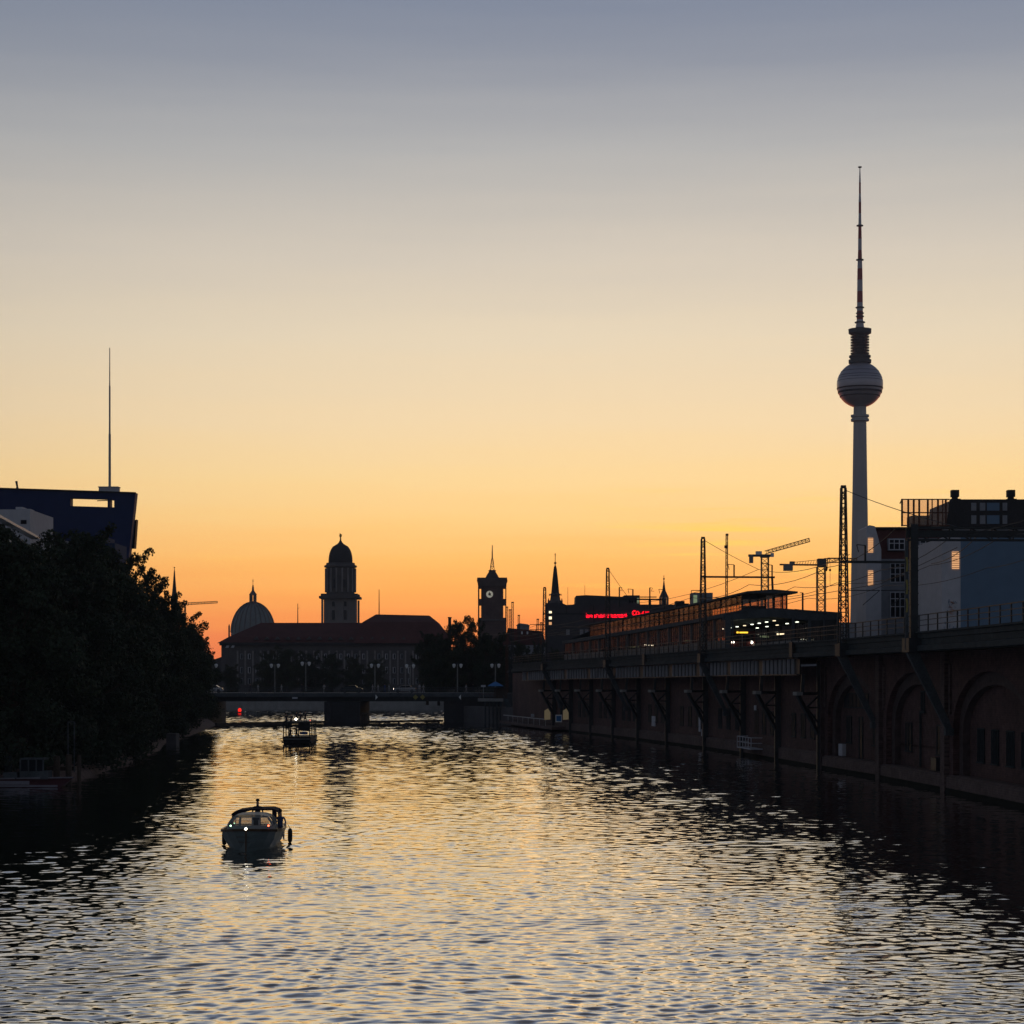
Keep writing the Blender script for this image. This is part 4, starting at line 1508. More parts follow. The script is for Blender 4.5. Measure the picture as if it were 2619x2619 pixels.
for (a, b, r0, r1) in ((1500, 1489, 1.0, 1.03), (1489, 1484, 1.06, 1.08), (1484, 1479, 1.06, 1.06)):
    p.add([(xc + sx * hw * r, D + sy * hw * r, zc_(y)) for y, r in ((a, r0), (b, r1)) for sx, sy in ((-1, -1), (1, -1), (1, 1), (-1, 1))],
          [(0, 3, 2, 1), (4, 5, 6, 7), (0, 1, 5, 4), (1, 2, 6, 5), (2, 3, 7, 6), (3, 0, 4, 7)])
p.build("cornice", BRICKD, ct)
p = MB()
lv = [(1479.5, 0.5), (1471, 0.38), (1463, 0.24), (1458, 0.2)]
vs = [(xc + sx * hw * r, D + sy * hw * r, zc_(y)) for y, r in lv for sx, sy in ((-1, -1), (1, -1), (1, 1), (-1, 1))]
fs = [(4 * k + i, 4 * k + (i + 1) % 4, 4 * k + 4 + (i + 1) % 4, 4 * k + 4 + i) for k in range(3) for i in range(4)] + [(12, 13, 14, 15)]
p.add(vs, fs)
p.box(xc - hw * 0.27, xc + hw * 0.27, D - hw * 0.27, D + hw * 0.27, zc_(1461), zc_(1459))
p.build("roof", SLATE, ct)
p = MB()
lattice(p, (xc, D, zc_(1459)), (xc, D, zc_(1430)), 11 * kk, 4.2 * kk, 0.35, 0.22, 2.0)
p.cyl((xc, D, zc_(1430)), (xc, D, zc_(1394)), 0.42, 0.22, 8)
p.build("spire", STEELM, ct)
zc1 = zc_(1521)
xd = xc - 6.5 * kk
do = MB().cyl((xd, D - hw * 0.79, zc1), (xd, D - hw * 0.79 - 0.35, zc1), 8.8 * kk, n=28).build("clock_dial", ECLOCK, ct)
MB().cyl((xd, D - hw * 0.79 - 0.36, zc1), (xd, D - hw * 0.79 - 0.5, zc1), 3.3 * kk, n=20).bar((xd, D - hw * .79 - 0.6, zc1), (xd + 1.0, D - hw * .79 - 0.6, zc1 - 1.0), 0.3).bar((xd, D - hw * .79 - 0.6, zc1), (xd - 0.2, D - hw * .79 - 0.6, zc1 + 1.6), 0.25).build("hands", BRICKD, do)
MB().box(xc - hw * 1.02, xc + hw * 1.02, D - hw * 1.02, D + hw, zc_(1588), zc_(1585)).build("string_course", STONED, ct)

# spires
D = 700.0
kk = D / F
xc = PX(1420, D)
s1 = thing("church_spire", "tall slender church spire with ball finial rising behind the dark block", "spire", (xc, D, 3))


def z7(y):
    return PZ(y, D)


MB().lathe([(17 * kk, 3), (17 * kk, z7(1545)), (16, 0)] if False else [(17 * kk, 3), (17 * kk, z7(1538)), (14 * kk, z7(1534)), (12.5 * kk, z7(1524)), (14.5 * kk, z7(1521)), (14 * kk, z7(1519)), (11.5 * kk, z7(1518))], (xc, D), 8).build("belfry", STONED, s1)
MB().lathe([(11.2 * kk, z7(1518)), (7.5 * kk, z7(1480)), (4.6 * kk, z7(1456)), (3.4 * kk, z7(1450)), (1.5 * kk, z7(1446)), (0.7 * kk, z7(1440))], (xc, D), 8).build("spire_roof", SLATE, s1)
MB().ball((xc, D, z7(1440)), 3.3 * kk).cyl((xc, D, z7(1438)), (xc, D, z7(1415)), 0.13).bar((xc - 0.3, D, z7(1419)), (xc + 0.3, D, z7(1419)), 0.14).build("finial", GOLD, s1)
p = MB()
for sx in (-1, 1):
    p.lathe([(2.4 * kk, z7(1545)), (2.4 * kk, z7(1537)), (0.5 * kk, z7(1530))], (xc + sx * 17 * kk, D), 8)
    p.lathe([(1.2 * kk, z7(1524)), (1.2 * kk, z7(1520)), (0.3 * kk, z7(1518))], (xc + sx * 15 * kk, D), 6)
p.build("pinnacles", STONED, s1)
D = 1300.0
kk = D / F
xc = PX(1698, D)
s1 = thing("church_spire", "small octagonal church spire with open lantern left of the stair tower", "spire", (xc, D, 3))
MB().box(xc - 11 * kk, xc + 11 * kk, D - 11 * kk, D + 11 * kk, 3, z7(1545) if False else PZ(1546, D)).build("belfry_base", STONED, s1)
p = MB()
for k in range(8):
    a = 2 * math.pi * (k + 0.5) / 8
    p.bar((xc + 10.5 * kk * math.cos(a), D + 10.5 * kk * math.sin(a), PZ(1546, D)), (xc + 10.5 * kk * math.cos(a), D + 10.5 * kk * math.sin(a), PZ(1526, D)), 1.0)
p.build("lantern_columns", STONED, s1)
MB().lathe([(11.5 * kk, PZ(1528, D)), (11.5 * kk, PZ(1525, D)), (8.5 * kk, PZ(1519, D)), (4.5 * kk, PZ(1510, D)), (3.4 * kk, PZ(1503, D)), (1.4 * kk, PZ(1487, D)), (0.8 * kk, PZ(1483, D))], (xc, D), 8).build("spire_roof", SLATE, s1)
MB().ball((xc, D, PZ(1480.5, D)), 2.6 * kk).cyl((xc, D, PZ(1479, D)), (xc, D, PZ(1471, D)), 0.2).build("finial", GOLD, s1)
D = 800.0
xc = PX(446, D)
kk = D / F
s1 = thing("church_spire", "needle thin church spire just above the left bank trees", "spire", (xc, D, 3))
MB().lathe([(9 * kk, 3), (9 * kk, PZ(1535, D)), (5.8 * kk, PZ(1515, D)), (3.6 * kk, PZ(1490, D)), (1.6 * kk, PZ(1463, D)), (0.7 * kk, PZ(1455, D))], (xc, D), 8).build("spire_roof", SLATE, s1)
MB().ball((xc, D, PZ(1452, D)), 2 * kk).build("finial", GOLD, s1)

# dark office block with neon signs
D = 430.0
blk = thing("office_block", "dark stepped office block carrying red neon signs", "building", (PX(1550, D), D, 3))
MB().prism([(PX(1397, D), 3), (PX(1700, D), 3), (PX(1800, D), 3), (PX(1800, D), PZ(1546, D)), (PX(1637, D), PZ(1546, D)), (PX(1637, D), PZ(1543, D)), (PX(1474, D), PZ(1543, D)),
            (PX(1466, D), PZ(1546, D)), (PX(1448, D), PZ(1547, D)), (PX(1437, D), PZ(1542, D)), (PX(1397, D), PZ(1542, D))], D, D + 16).build("block", mat("dark_block", (0.055, 0.055, 0.06), 0.8, 0.2, 0.2), blk)
MB().prism([(PX(1473, D), PZ(1546, D)), (PX(1637, D), PZ(1546, D)), (PX(1637, D), PZ(1522, D)), (PX(1597, D), PZ(1522, D)), (PX(1597, D), PZ(1525, D)),
            (PX(1590, D), PZ(1525.5, D)), (PX(1500, D), PZ(1521.5, D)), (PX(1474, D), PZ(1523, D))], D + 1.0, D + 13).build("penthouse", MATS["dark_block"], blk)
p = MB()
for k in range(4):
    MB().box(PX(1609 + 7 * k, D), PX(1614 + 7 * k, D), D + 0.9, D + 0.99, PZ(1544, D), PZ(1529, D)).build("window", EGREEN if k == 3 else GLASSD, blk)
for k in range(3):
    MB().box(PX(1404, D), PX(1411, D), D - 0.08, D, PZ(1570 + 14 * k, D), PZ(1563 + 14 * k, D)).build("window", ETUBEW if k < 2 else EWIN, blk)
for px in (1448, 1483, 1496):
    MB().box(PX(px, D), PX(px + 9, D), D - 0.08, D, PZ(1624, D), PZ(1610, D)).build("window", GREYR, blk)
for px, yt, lab in ((1454, 1499, "leftmost of three hair thin aerials on the dark block"), (1498, 1494, "hair thin aerial above the left end of the block penthouse"), (1621, 1505, "hair thin aerial over the right end of the block penthouse")):
    tag(MB().cyl((PX(px, D), D + 5, PZ(1546, D)), (PX(px, D), D + 5, PZ(yt, D)), 0.05, 0.04, 5).build("aerial", STEELM), lab, "aerial")


def neon(name, px0, px1, yt, yb, heights, m_, D, lab, thick):
    s = thing(name, lab, "neon sign", (PX((px0 + px1) / 2, D), D - 0.3, PZ(yb, D)))
    n = len(heights)
    w = (px1 - px0) / n
    p = MB()
    rr = random.Random(4)
    for i, h in enumerate(heights):
        a, b = PX(px0 + w * i + 0.6, D), PX(px0 + w * (i + 1) - 0.3, D)
        z0 = PZ(yb, D)
        z1 = z0 + (PZ(yt, D) - z0) * h
        zx = z0 + (PZ(yt, D) - z0) * 0.66
        y_ = D - 0.3
        k = i % 4
        p.bar((a, y_, z0), (a, y_, z1), thick)
        if k in (0, 2):
            p.bar((a, y_, min(z1, zx)), (b, y_, min(z1, zx)), thick)
            p.bar((b, y_, z0), (b, y_, min(z1, zx)), thick)
        if k in (0, 1, 3):
            p.bar((a, y_, z0), (b, y_, z0), thick)
        if k in (1, 3):
            p.bar((a, y_, (z0 + zx) / 2), (b, y_, (z0 + zx) / 2), thick)
    p.build("neon_lettering", m_, s)
    MB().box(PX(px0 - 1, D), PX(px1 + 1, D), D - 0.18, D - 0.08, PZ(yb + 1, D), PZ(yb - 9, D)).build("back_rail", mat("neon_backing", (0.12, 0.01, 0.015), 0.7, 0.2, 1.0), s)


neon("neon_sign", 1499, 1605, 1568, 1579, [1, .7, .7, .7, .7, .7, .7, .7, .7, .7, .7, .7, .75, .9, .7, .7, .7, .7, .7, .7, .7, .7, .7, 1], ENEON, D,
     "long low strip of red neon lettering on the dark block", 0.16)
D2 = 428.0
s = thing("neon_sign", "short bright red neon sign with a large round first letter", "neon sign", (PX(1640, D2), D2, PZ(1576, D2)))
p = MB()


def arc(cx, cy, rx, rz, a0, a1, th, n=12):
    pts_ = [(PX(cx + rx * math.cos(R(a0 + (a1 - a0) * k / n)), D2), D2 - 0.3, PZ(cy - rz * math.sin(R(a0 + (a1 - a0) * k / n)), D2)) for k in range(n + 1)]
    for q0, q1 in zip(pts_[:-1], pts_[1:]):
        p.bar(q0, q1, th)


arc(1622.5, 1568, 5.0, 5.8, 50, 320, 0.26)
arc(1630.5, 1568.5, 4.0, 4.6, 0, 360, 0.24)
arc(1638.5, 1568, 3.6, 4.4, 180, 360, 0.22)
arc(1647, 1567, 3.4, 3.0, 90, 270, 0.18)
for a_ in (1651, 1655, 1659.5):
    p.bar((PX(a_, D2), D2 - 0.3, PZ(1570, D2)), (PX(a_, D2), D2 - 0.3, PZ(1563.5, D2)), 0.16)
p.bar((PX(1651, D2), D2 - 0.3, PZ(1566, D2)), (PX(1661, D2), D2 - 0.3, PZ(1565, D2)), 0.18)
p.build("neon_lettering", ENEON2, s)
MB().box(PX(1617, D2), PX(1662, D2), D2 - 0.15, D2 - 0.05, PZ(1574, D2), PZ(1563, D2)).build("back_board", MATS["neon_backing"], s)

# low red roofed houses between the trees
D = 470.0
h = thing("small_house", "low house with pale skylights and dull red roof behind the quay trees", "house", (PX(1340, D), D, 3))
MB().box(PX(1290, D), PX(1396, D), D, D + 10, 3, PZ(1650, D)).build("wall", GREYR, h)
MB().prism([(PX(1284, D), PZ(1652, D)), (PX(1400, D), PZ(1652, D)), (PX(1385, D), PZ(1614, D)), (PX(1300, D), PZ(1606, D))], D + 0.4, D + 9).build("roof", ROOFR, h)
for px in (1333, 1347):
    MB().box(PX(px, D), PX(px + 4, D), D + 0.25, D + 0.38, PZ(1622, D), PZ(1615, D)).build("skylight", WHITE, h)
tag(MB().box(PX(1322, D), PX(1354, D), D + 2, D + 6, PZ(1625, D), PZ(1598, D)).prism([(PX(1320, D), PZ(1599, D)), (PX(1356, D), PZ(1600, D)), (PX(1350, D), PZ(1596, D)), (PX(1328, D), PZ(1593, D))], D + 1.8, D + 6.2).build("roof_cabin", GREYR),
    "pale flat roof cabin right of the brick clock tower", "cabin")

# construction cranes
D = 900.0
kk = D / F


def crane_mast(px0, px1, yb, yt, D, par, m_):
    k_ = D / F
    p = MB()
    x_ = PX((px0 + px1) / 2, D)
    lattice(p, (x_, D, 3), (x_, D, PZ(yt, D)), (px1 - px0) * k_, (px1 - px0) * k_, 0.35, 0.2, (px1 - px0) * k_ * 0.85)
    return p.build("crane_mast", m_, par)


YC = mat("crane_yellow", (0.22, 0.14, 0.04), 0.6, 0.15, 0.5)
c1 = thing("tower_crane", "tower crane with raised lattice jib pointing up to the right", "crane", (PX(1957, D), D, 3))
crane_mast(1947.5, 1965, 1560, 1426, D, c1, YC)
p = MB()
lattice(p, (PX(1957, D), D, PZ(1413, D)), (PX(2070, D), D, PZ(1381, D)), 8 * kk, 9 * kk, 0.3, 0.17, 1.6)
p.build("jib", YC, c1)
p = MB()
p.bar((PX(1914, D), D, PZ(1421, D)), (PX(1975, D), D, PZ(1421, D)), 6 * kk)
p.box(PX(1945, D), PX(1968, D), D - 1.3, D + 1.3, PZ(1426, D), PZ(1418, D))
p.build("counter_jib", STEELM, c1)
MB().box(PX(1916.5, D), PX(1926, D), D - 1, D + 1, PZ(1440, D), PZ(1419, D)).build("counterweight", CONC, c1)
MB().box(PX(1970, D), PX(1978, D), D - 2.2, D - 1, PZ(1425, D), PZ(1415, D)).box(PX(1933, D), PX(1948, D), D - 1, D + 1, PZ(1419, D), PZ(1410, D)).build("cab", WHITE, c1)
D = 760.0
kk = D / F
c2 = thing("tower_crane", "tower crane with level jib and square counterweight behind the tall mast", "crane", (PX(2100, D), D, 3))
crane_mast(2090, 2110, 1600, 1450, D, c2, YC)
p = MB()
lattice(p, (PX(2108, D), D, PZ(1434, D)), (PX(2205, D), D, PZ(1432, D)), 11 * kk, 8 * kk, 0.28, 0.15, 2.0)
p.build("jib", YC, c2)
p = MB()
p.bar((PX(1994, D), D, PZ(1444, D)), (PX(2095, D), D, PZ(1445, D)), 0.5, 0.6)
for k in range(9):
    p.bar((PX(2030 + 7 * k, D), D, PZ(1445, D)), (PX(2033 + 7 * k, D), D, PZ(1438 - k * 0.5, D)), 0.15)
p.bar((PX(2030, D), D, PZ(1438, D)), (PX(2092, D), D, PZ(1432, D)), 0.18)
p.build("counter_jib", RUST, c2)
MB().box(PX(2004, D), PX(2027, D), D - 1, D + 1, PZ(1460, D), PZ(1443, D)).box(PX(2020, D), PX(2032, D), D - 1, D + 1, PZ(1444, D), PZ(1436, D)).build("counterweight", CONC, c2)
MB().box(PX(2091, D), PX(2112, D), D - 1.5, D + 1.5, PZ(1451, D), PZ(1429, D)).build("slewing_cab", STEELM, c2)
p = MB().cyl((PX(2123, D), D, PZ(1440, D)), (PX(2123, D), D, PZ(1500, D)), 0.07, n=5)
p.ball((PX(2123, D), D, PZ(1458, D)), 0.45)
p.build("hook_line", REDP, c2)
D = 700.0
x_ = PX(1859, D)
p = MB()
lattice(p, (x_ - 0.3, D, 3), (x_, D, PZ(1366, D)), 0.75, 0.6, 0.2, 0.12, 1.1)
p.box(x_ - 0.8, x_ + 0.2, D - 0.6, D + 0.6, PZ(1402, D), PZ(1395, D))
p.box(x_ - 0.4, x_ + 0.5, D - 0.5, D + 0.5, PZ(1370, D), PZ(1365, D))
tag(p.build("lattice_pylon", RUST), "very thin lattice pylon standing alone behind the station roof", "pylon")
D = 1500.0
c3 = thing("tower_crane", "tiny faint crane jib above the left bank trees", "crane", (PX(513, D), D, 3))
p = MB()
lattice(p, (PX(466, D), D, PZ(1545, D)), (PX(556, D), D, PZ(1540, D)), 1.6, 1.3, 0.3, 0.2, 2.2)
p.build("jib", YC, c3)
crane_mast(472, 475, 1600, 1546, D, c3, YC)


# ================================================================ RIGHT BUILDINGS
def facade_window(parent, x0, x1, z0, z1, y, cols, rows, fm=FRAMEW, pm=GLASSD, t=0.09):
    fr = MB()
    fr.box(x0, x1, y - 0.10, y - 0.02, z0, z0 + t).box(x0, x1, y - 0.10, y - 0.02, z1 - t, z1)
    for i in range(cols + 1):
        x_ = x0 + (x1 - x0 - t) * i / cols
        fr.box(x_, x_ + t, y - 0.11, y - 0.02, z0 + t, z1 - t)
    for j in range(1, rows):
        z_ = z0 + (z1 - z0) * (j / rows) ** 0.8
        fr.box(x0 + t, x1 - t, y - 0.095, y - 0.02, z_, z_ + t)
    fo = fr.build("window", fm, parent)
    MB().box(x0 + t * 0.5, x1 - t * 0.5, y - 0.05, y + 0.03, z0 + t * 0.5, z1 - t * 0.5).build("pane", pm, fo)


D = 235.0
bb = thing("brick_apartment_house", "old house with dark red mansard roof and white mullioned windows behind the tracks", "house", (PX(2330, D), D, 3))
MB().box(PX(2252, D), PX(2412, D), D, D + 12, 3, PZ(1434, D)).build("facade", GREYR, bb)
MB().box(PX(2252, D), PX(2412, D), D - 0.25, D, PZ(1436, D), PZ(1430, D)).build("cornice", GREYR, bb)
MB().add([(PX(2250, D), D - 0.05, PZ(1431, D)), (PX(2414, D), D - 0.05, PZ(1431, D)), (PX(2414, D), D + 1.0, PZ(1350, D)), (PX(2238, D), D + 1.0, PZ(1350, D)),
          (PX(2250, D), D + 12, PZ(1431, D)), (PX(2414, D), D + 12, PZ(1431, D)), (PX(2414, D), D + 11, PZ(1346, D)), (PX(2238, D), D + 11, PZ(1346, D))],
         [(0, 1, 2, 3), (3, 2, 6, 7), (0, 3, 7, 4), (1, 5, 6, 2), (4, 7, 6, 5)]).build("mansard_roof", ROOFR, bb)
MB().box(PX(2238, D), PX(2414, D), D + 0.5, D + 1.05, PZ(1352, D), PZ(1347, D)).build("ridge_gutter", ROOFD, bb)
for a, b in ((2272, 2313), (2351, 2396)):
    facade_window(bb, PX(a, D), PX(b, D), PZ(1407, D), PZ(1379, D), D - 0.25 + 0.05, 3, 2)
    MB().box(PX(a - 1, D), PX(b + 1, D), D - 0.19, D + 1.0, PZ(1409, D), PZ(1377, D)).build("dormer", GREYR, bb)
for ya, yb in ((1440, 1490), (1514, 1580)):
    for a, b in ((2276, 2315), (2357, 2407)):
        facade_window(bb, PX(a, D), PX(b, D), PZ(yb, D), PZ(ya, D), D, 3, 3)
D = 228.0
fw = thing("firewall_block", "pale windowless gable wall with two louvred openings given a sunset glow next to the television tower", "building", (PX(2235, D), D, 3))
MB().prism([(PX(2213, D), 3), (PX(2254, D), 3), (PX(2254, D), PZ(1405, D)), (PX(2238, D), PZ(1346, D)), (PX(2224, D), PZ(1343, D)), (PX(2216, D), PZ(1349, D))], D, D + 6).build("gable_wall", PALE, fw)
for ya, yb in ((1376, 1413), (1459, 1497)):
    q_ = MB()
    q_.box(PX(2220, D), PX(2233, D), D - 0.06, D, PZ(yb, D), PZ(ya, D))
    wo = q_.build("window", EWIN, fw)  # emission stands in for the sunset sky seen in the glass
    l_ = MB()
    for k in range(7):
        zc2 = PZ(yb, D) + (PZ(ya, D) - PZ(yb, D)) * (k + 0.5) / 7
        l_.box(PX(2220, D), PX(2233, D), D - 0.09, D - 0.065, zc2, zc2 + 0.05)
    l_.build("louvres", ROOFR, wo)
D = 205.0
bl = thing("blue_grey_building", "plain blue grey building with a pale left strip and one glowing window", "building", (PX(2520, D), D, 3))
MB().box(PX(2457, D), PX(2900, D), D, D + 15, 3, PZ(1366, D)).build("wall", BLUEW, bl)
MB().box(PX(2409, D), PX(2457, D), D + 0.02, D + 15, 3, PZ(1375, D)).build("side_strip", PALE, bl)
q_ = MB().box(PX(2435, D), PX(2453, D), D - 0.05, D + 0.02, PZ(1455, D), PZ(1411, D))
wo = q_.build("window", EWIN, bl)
l_ = MB()
for k in range(8):
    zc2 = PZ(1455, D) + (PZ(1411, D) - PZ(1455, D)) * (k + 0.5) / 8
    l_.box(PX(2435, D), PX(2453, D), D - 0.08, D - 0.055, zc2, zc2 + 0.05)
l_.build("louvres", ROOFR, wo)
p = MB()
rr = random.Random(3)
for k in range(26):
    a, b = rr.uniform(2415, 2452), rr.uniform(1536, 1612)
    a2, b2 = a + rr.uniform(-6, 6), b + rr.uniform(-10, 10)
    p.bar((PX(a, D), D - 0.005, PZ(b, D)), (PX(a2, D), D - 0.005, PZ(b2, D)), 0.08, 0.02)
p.build("graffiti_lines", BLUEW, bl)
p = MB()
for k in range(9):
    a, b = rr.uniform(2428, 2441), rr.uniform(1538, 1580)
    p.bar((PX(a - 4, D), D - 0.02, PZ(b, D)), (PX(a + 4, D), D - 0.02, PZ(b + 3, D)), 0.2, 0.02)
p.build("graffiti_patch", ORGP, bl)
D = 255.0
rt = thing("rooftop_building", "dark rooftop storey with glazed corner terrace and two chimneys at the right edge", "building", (PX(2520, D), D, 3))
MB().box(PX(2415, D), PX(2960, D), D + 0.5, D + 14, 3, PZ(1346, D)).build("lower_storeys", GREYR, rt)
MB().prism([(PX(2418, D), PZ(1346, D)), (PX(2960, D), PZ(1346, D)), (PX(2960, D), PZ(1277, D)), (PX(2440, D), PZ(1277, D)), (PX(2428, D), PZ(1282, D)), (PX(2425, D), PZ(1312, D))], D, D + 12).build("roof_storey", ROOFD, rt)
for a, b in ((2484, 2497), (2506, 2520), (2524, 2556), (2564, 2576)):
    for ya, yb in ((1286, 1306), (1318, 1340)):
        MB().box(PX(a, D), PX(b, D), D - 0.05, D, PZ(yb, D), PZ(ya, D)).build("window", GREYR if a != 2524 else BLUEW, rt)
tf = MB()
for px in (2307, 2323, 2337, 2351, 2373, 2384, 2399, 2411, 2419):
    thk = 0.12 if px in (2384, 2411) else 0.22
    tf.box(PX(px, D) - thk / 2, PX(px, D) + thk / 2, D - 0.1, D + 0.1, PZ(1346, D), PZ(1276, D))
for yy in (1277, 1311, 1344):
    tf.box(PX(2307, D), PX(2428, D), D - 0.06, D + 0.06, PZ(yy + 1.6, D), PZ(yy - 1.2, D))
tf.bar((PX(2307, D), D, PZ(1277, D)), (PX(2325, D), D + 6, PZ(1277, D)), 0.1)
tf.build("terrace_frame", RUST, rt)
MB().box(PX(2308, D), PX(2426, D), D + 0.0, D + 0.03, PZ(1344, D), PZ(1279, D)).build("terrace_glazing", GLASST, rt)
MB().box(PX(2335, D), PX(2386, D), D + 1, D + 4, PZ(1348, D), PZ(1317, D)).build("plant_box", ROOFD, rt)
for c_ in (2457, 2602):
    x0, x1 = PX(c_ - 9, D), PX(c_ + 10, D)
    p = MB().box(x0, x1, D + 3, D + 4, PZ(1265, D), PZ(1247, D)).box(x0 + 0.15, x1 - 0.15, D + 3.1, D + 3.9, PZ(1278, D), PZ(1265, D)).box(x0 - 0.1, x1 + 0.15, D + 2.9, D + 4.1, PZ(1279, D), PZ(1270, D))
    p.build("chimney", ROOFD, rt)
# rooftops beyond the station on the right
D = 330.0
tag(MB().box(PX(1935, D), PX(2230, D), D, D + 10, 3, PZ(1592, D)).box(PX(2140, D), PX(2160, D), D - 0.1, D, PZ(1610, D), PZ(1596, D)).build("low_building", GREYR),
    "low grey building between the station front and the television tower foot", "building")

# ================================================================ LEFT BUILDINGS
D = 300.0
nb = thing("navy_office_tower", "navy blue slab building with a long cut out slot near its roof", "building", (PX(170, D), D, 3))
yF, yB = D, D + 1.8


def zN(y):
    return PZ(y, D)


def xN(px):
    return PX(px, D)


p = MB()
# blade wall built around the slot openings
p.prism([(xN(-320), zN(1239)), (xN(180), zN(1254.5)), (xN(180), zN(1430)), (xN(-320), zN(1430))], yF, yB)
p.prism([(xN(180), zN(1254.5)), (xN(275), zN(1257.5)), (xN(275), zN(1276)), (xN(180), zN(1273.5))], yF, yB)
p.prism([(xN(180), zN(1294)), (xN(275), zN(1297)), (xN(275), zN(1430)), (xN(180), zN(1430))], yF, yB)
p.prism([(xN(275), zN(1257.5)), (xN(281), zN(1257.8)), (xN(281), zN(1430)), (xN(275), zN(1430))], yF, yB)
p.prism([(xN(281), zN(1257.8)), (xN(292), zN(1258.2)), (xN(292), zN(1279)), (xN(281), zN(1277))], yF, yB)
p.prism([(xN(281), zN(1297)), (xN(292), zN(1297.5)), (xN(292), zN(1430)), (xN(281), zN(1430))], yF, yB)
p.prism([(xN(292), zN(1258.2)), (xN(347), zN(1260)), (xN(329), zN(1430)), (xN(292), zN(1430))], yF, yB)
p.build("blade_wall", NAVY, nb)
MB().prism([(xN(-320), zN(1241)), (xN(347.6), zN(1262.5)), (xN(347.6), zN(1259)), (xN(-320), zN(1237))], yF - 0.25, yF - 0.02).build("roof_edge", ROOFD, nb)
MB().box(xN(-320), xN(255), yB + 0.1, yB + 18, 3, zN(1425)).build("rear_body", NAVY, nb)
MB().prism([(xN(333), zN(1330)), (xN(343), zN(1326)), (xN(338), zN(1400)), (xN(327), zN(1400))], yB + 0.02, yB + 1.5).build("side_glazing", GLASSD, nb)
MB().box(xN(252), xN(301), yF + 0.1, yB - 0.1, zN(1259), zN(1244.5)).box(xN(250.5), xN(302.5), yF, yB, zN(1246), zN(1244)).build("roof_plinth", PALE, nb)
p = MB().bar((xN(249), yF - 0.1, zN(1281)), (xN(275), yF - 0.1, zN(1280)), 0.12)
p.build("slot_bracket", ROOFD, nb)
xm = xN(277.5)
mm = thing("roof_mast", "very tall thin white mast on the roof of the navy building", "mast", (xm, D + 0.9, zN(1244)))
p = MB().cyl((xm, D + 0.9, zN(1244)), (xm, D + 0.9, zN(1108)), 0.19, 0.17, 10)
p.cyl((xm, D + 0.9, zN(1108)), (xm, D + 0.9, zN(985)), 0.13, 0.12, 10)
p.cyl((xm, D + 0.9, zN(985)), (xm, D + 0.9, zN(887)), 0.085, 0.06, 8)
p.build("pole", CONCL, mm)
tag(MB().cyl((xN(41), D + 0.9, zN(1248)), (xN(38), D + 0.9, zN(1229)), 0.14, 0.18, 6).box(xN(38), xN(43), D + 0.7, D + 1.1, zN(1249), zN(1245)).build("roof_aerial", STEELM),
    "crooked little aerial on the left end of the navy roof", "aerial")
D = 238.0
gb = thing("grey_corner_block", "light grey cubic block with one small window before the navy wall", "building", (PX(40, D), D, 3))
MB().box(PX(-120, D), PX(77, D), D, D + 12, 3, PZ(1303, D)).build("wall", PALE, gb)
MB().box(PX(53, D), PX(68, D), D - 0.05, D, PZ(1340, D), PZ(1330, D)).build("window", GLASSD, gb)
MB().box(PX(24, D), PX(42, D), D + 3, D + 5, PZ(1297, D), PZ(1291, D)).box(PX(45, D), PX(62, D), D + 3, D + 5, PZ(1300, D), PZ(1296, D)).build("roof_vents", PALE, gb)
D = 250.0
tag(MB().box(PX(77, D), PX(108, D), D, D + 6, 3, PZ(1360, D)).prism([(PX(108, D), 3), (PX(160, D), 3), (PX(160, D), PZ(1380, D)), (PX(129, D), PZ(1373, D)), (PX(110, D), PZ(1361, D)), (PX(108, D), PZ(1361, D))], D + 1, D + 6).build("low_annex", GREYR),
    "low grey annex stepping down to the treetops below the navy wall", "building")
tag(MB().box(PX(60, D), PX(245, D), D + 12, D + 20, 3, PZ(1372, D)).box(PX(176, D), PX(212, D), D + 11, D + 20, 3, PZ(1352, D)).build("rear_block", mat("far_blue_render", (0.02, 0.04, 0.09), 0.85, 0.1, 0.1)),
    "faint blue grey block between the treetops and the navy wall", "building")

# apartment house at the left edge, running along the bank
ah = thing("riverside_apartment_house", "grey apartment house at the left edge with two pale roof edges", "house", (-50, 200, 3))


def A(t, o, z):      # t metres along the facade, o metres out from it (towards river)
    return (-50 - 0.105 * t + o, 200 + t + 0.105 * o, z)


def abox(mb, t0, t1, o0, o1, z0, z1):
    mb.add([A(t0, o0, z0), A(t1, o0, z0), A(t1, o1, z0), A(t0, o1, z0), A(t0, o0, z1), A(t1, o0, z1), A(t1, o1, z1), A(t0, o1, z1)],
           [(0, 3, 2, 1), (4, 5, 6, 7), (0, 1, 5, 4), (1, 2, 6, 5), (2, 3, 7, 6), (3, 0, 4, 7)])
    return mb


abox(MB(), -50, 20, -10, 0, 3, 21.6).build("facade", PALE, ah)
abox(MB(), -50, 20, -0.3, 0.5, 21.75, 21.95).build("lower_eave", WHITE, ah)
abox(MB(), -50, 27, -0.3, 0.6, 23.6, 23.85).build("upper_eave", WHITE, ah)
abox(MB(), -50, 26, -10, -1.2, 21.5, 23.5).build("attic_storey", GREYR, ah)
for k in range(9):
    for zf in (18.3, 14.8, 11.3):
        w_ = abox(MB(), -30 + 5.2 * k, -28.2 + 5.2 * k, 0.0, 0.07, zf, zf + 2.2).build("window", FRAMEW, ah)
        abox(MB(), -29.9 + 5.2 * k, -28.3 + 5.2 * k, 0.075, 0.1, zf + 0.15, zf + 2.05).build("pane", GLASSD, w_)
for k in range(8):
    abox(MB(), -30 + 6.5 * k, -27.5 + 6.5 * k, -1.2, -1.1, 21.9, 23.2).build("attic_window", GLASSD, ah)

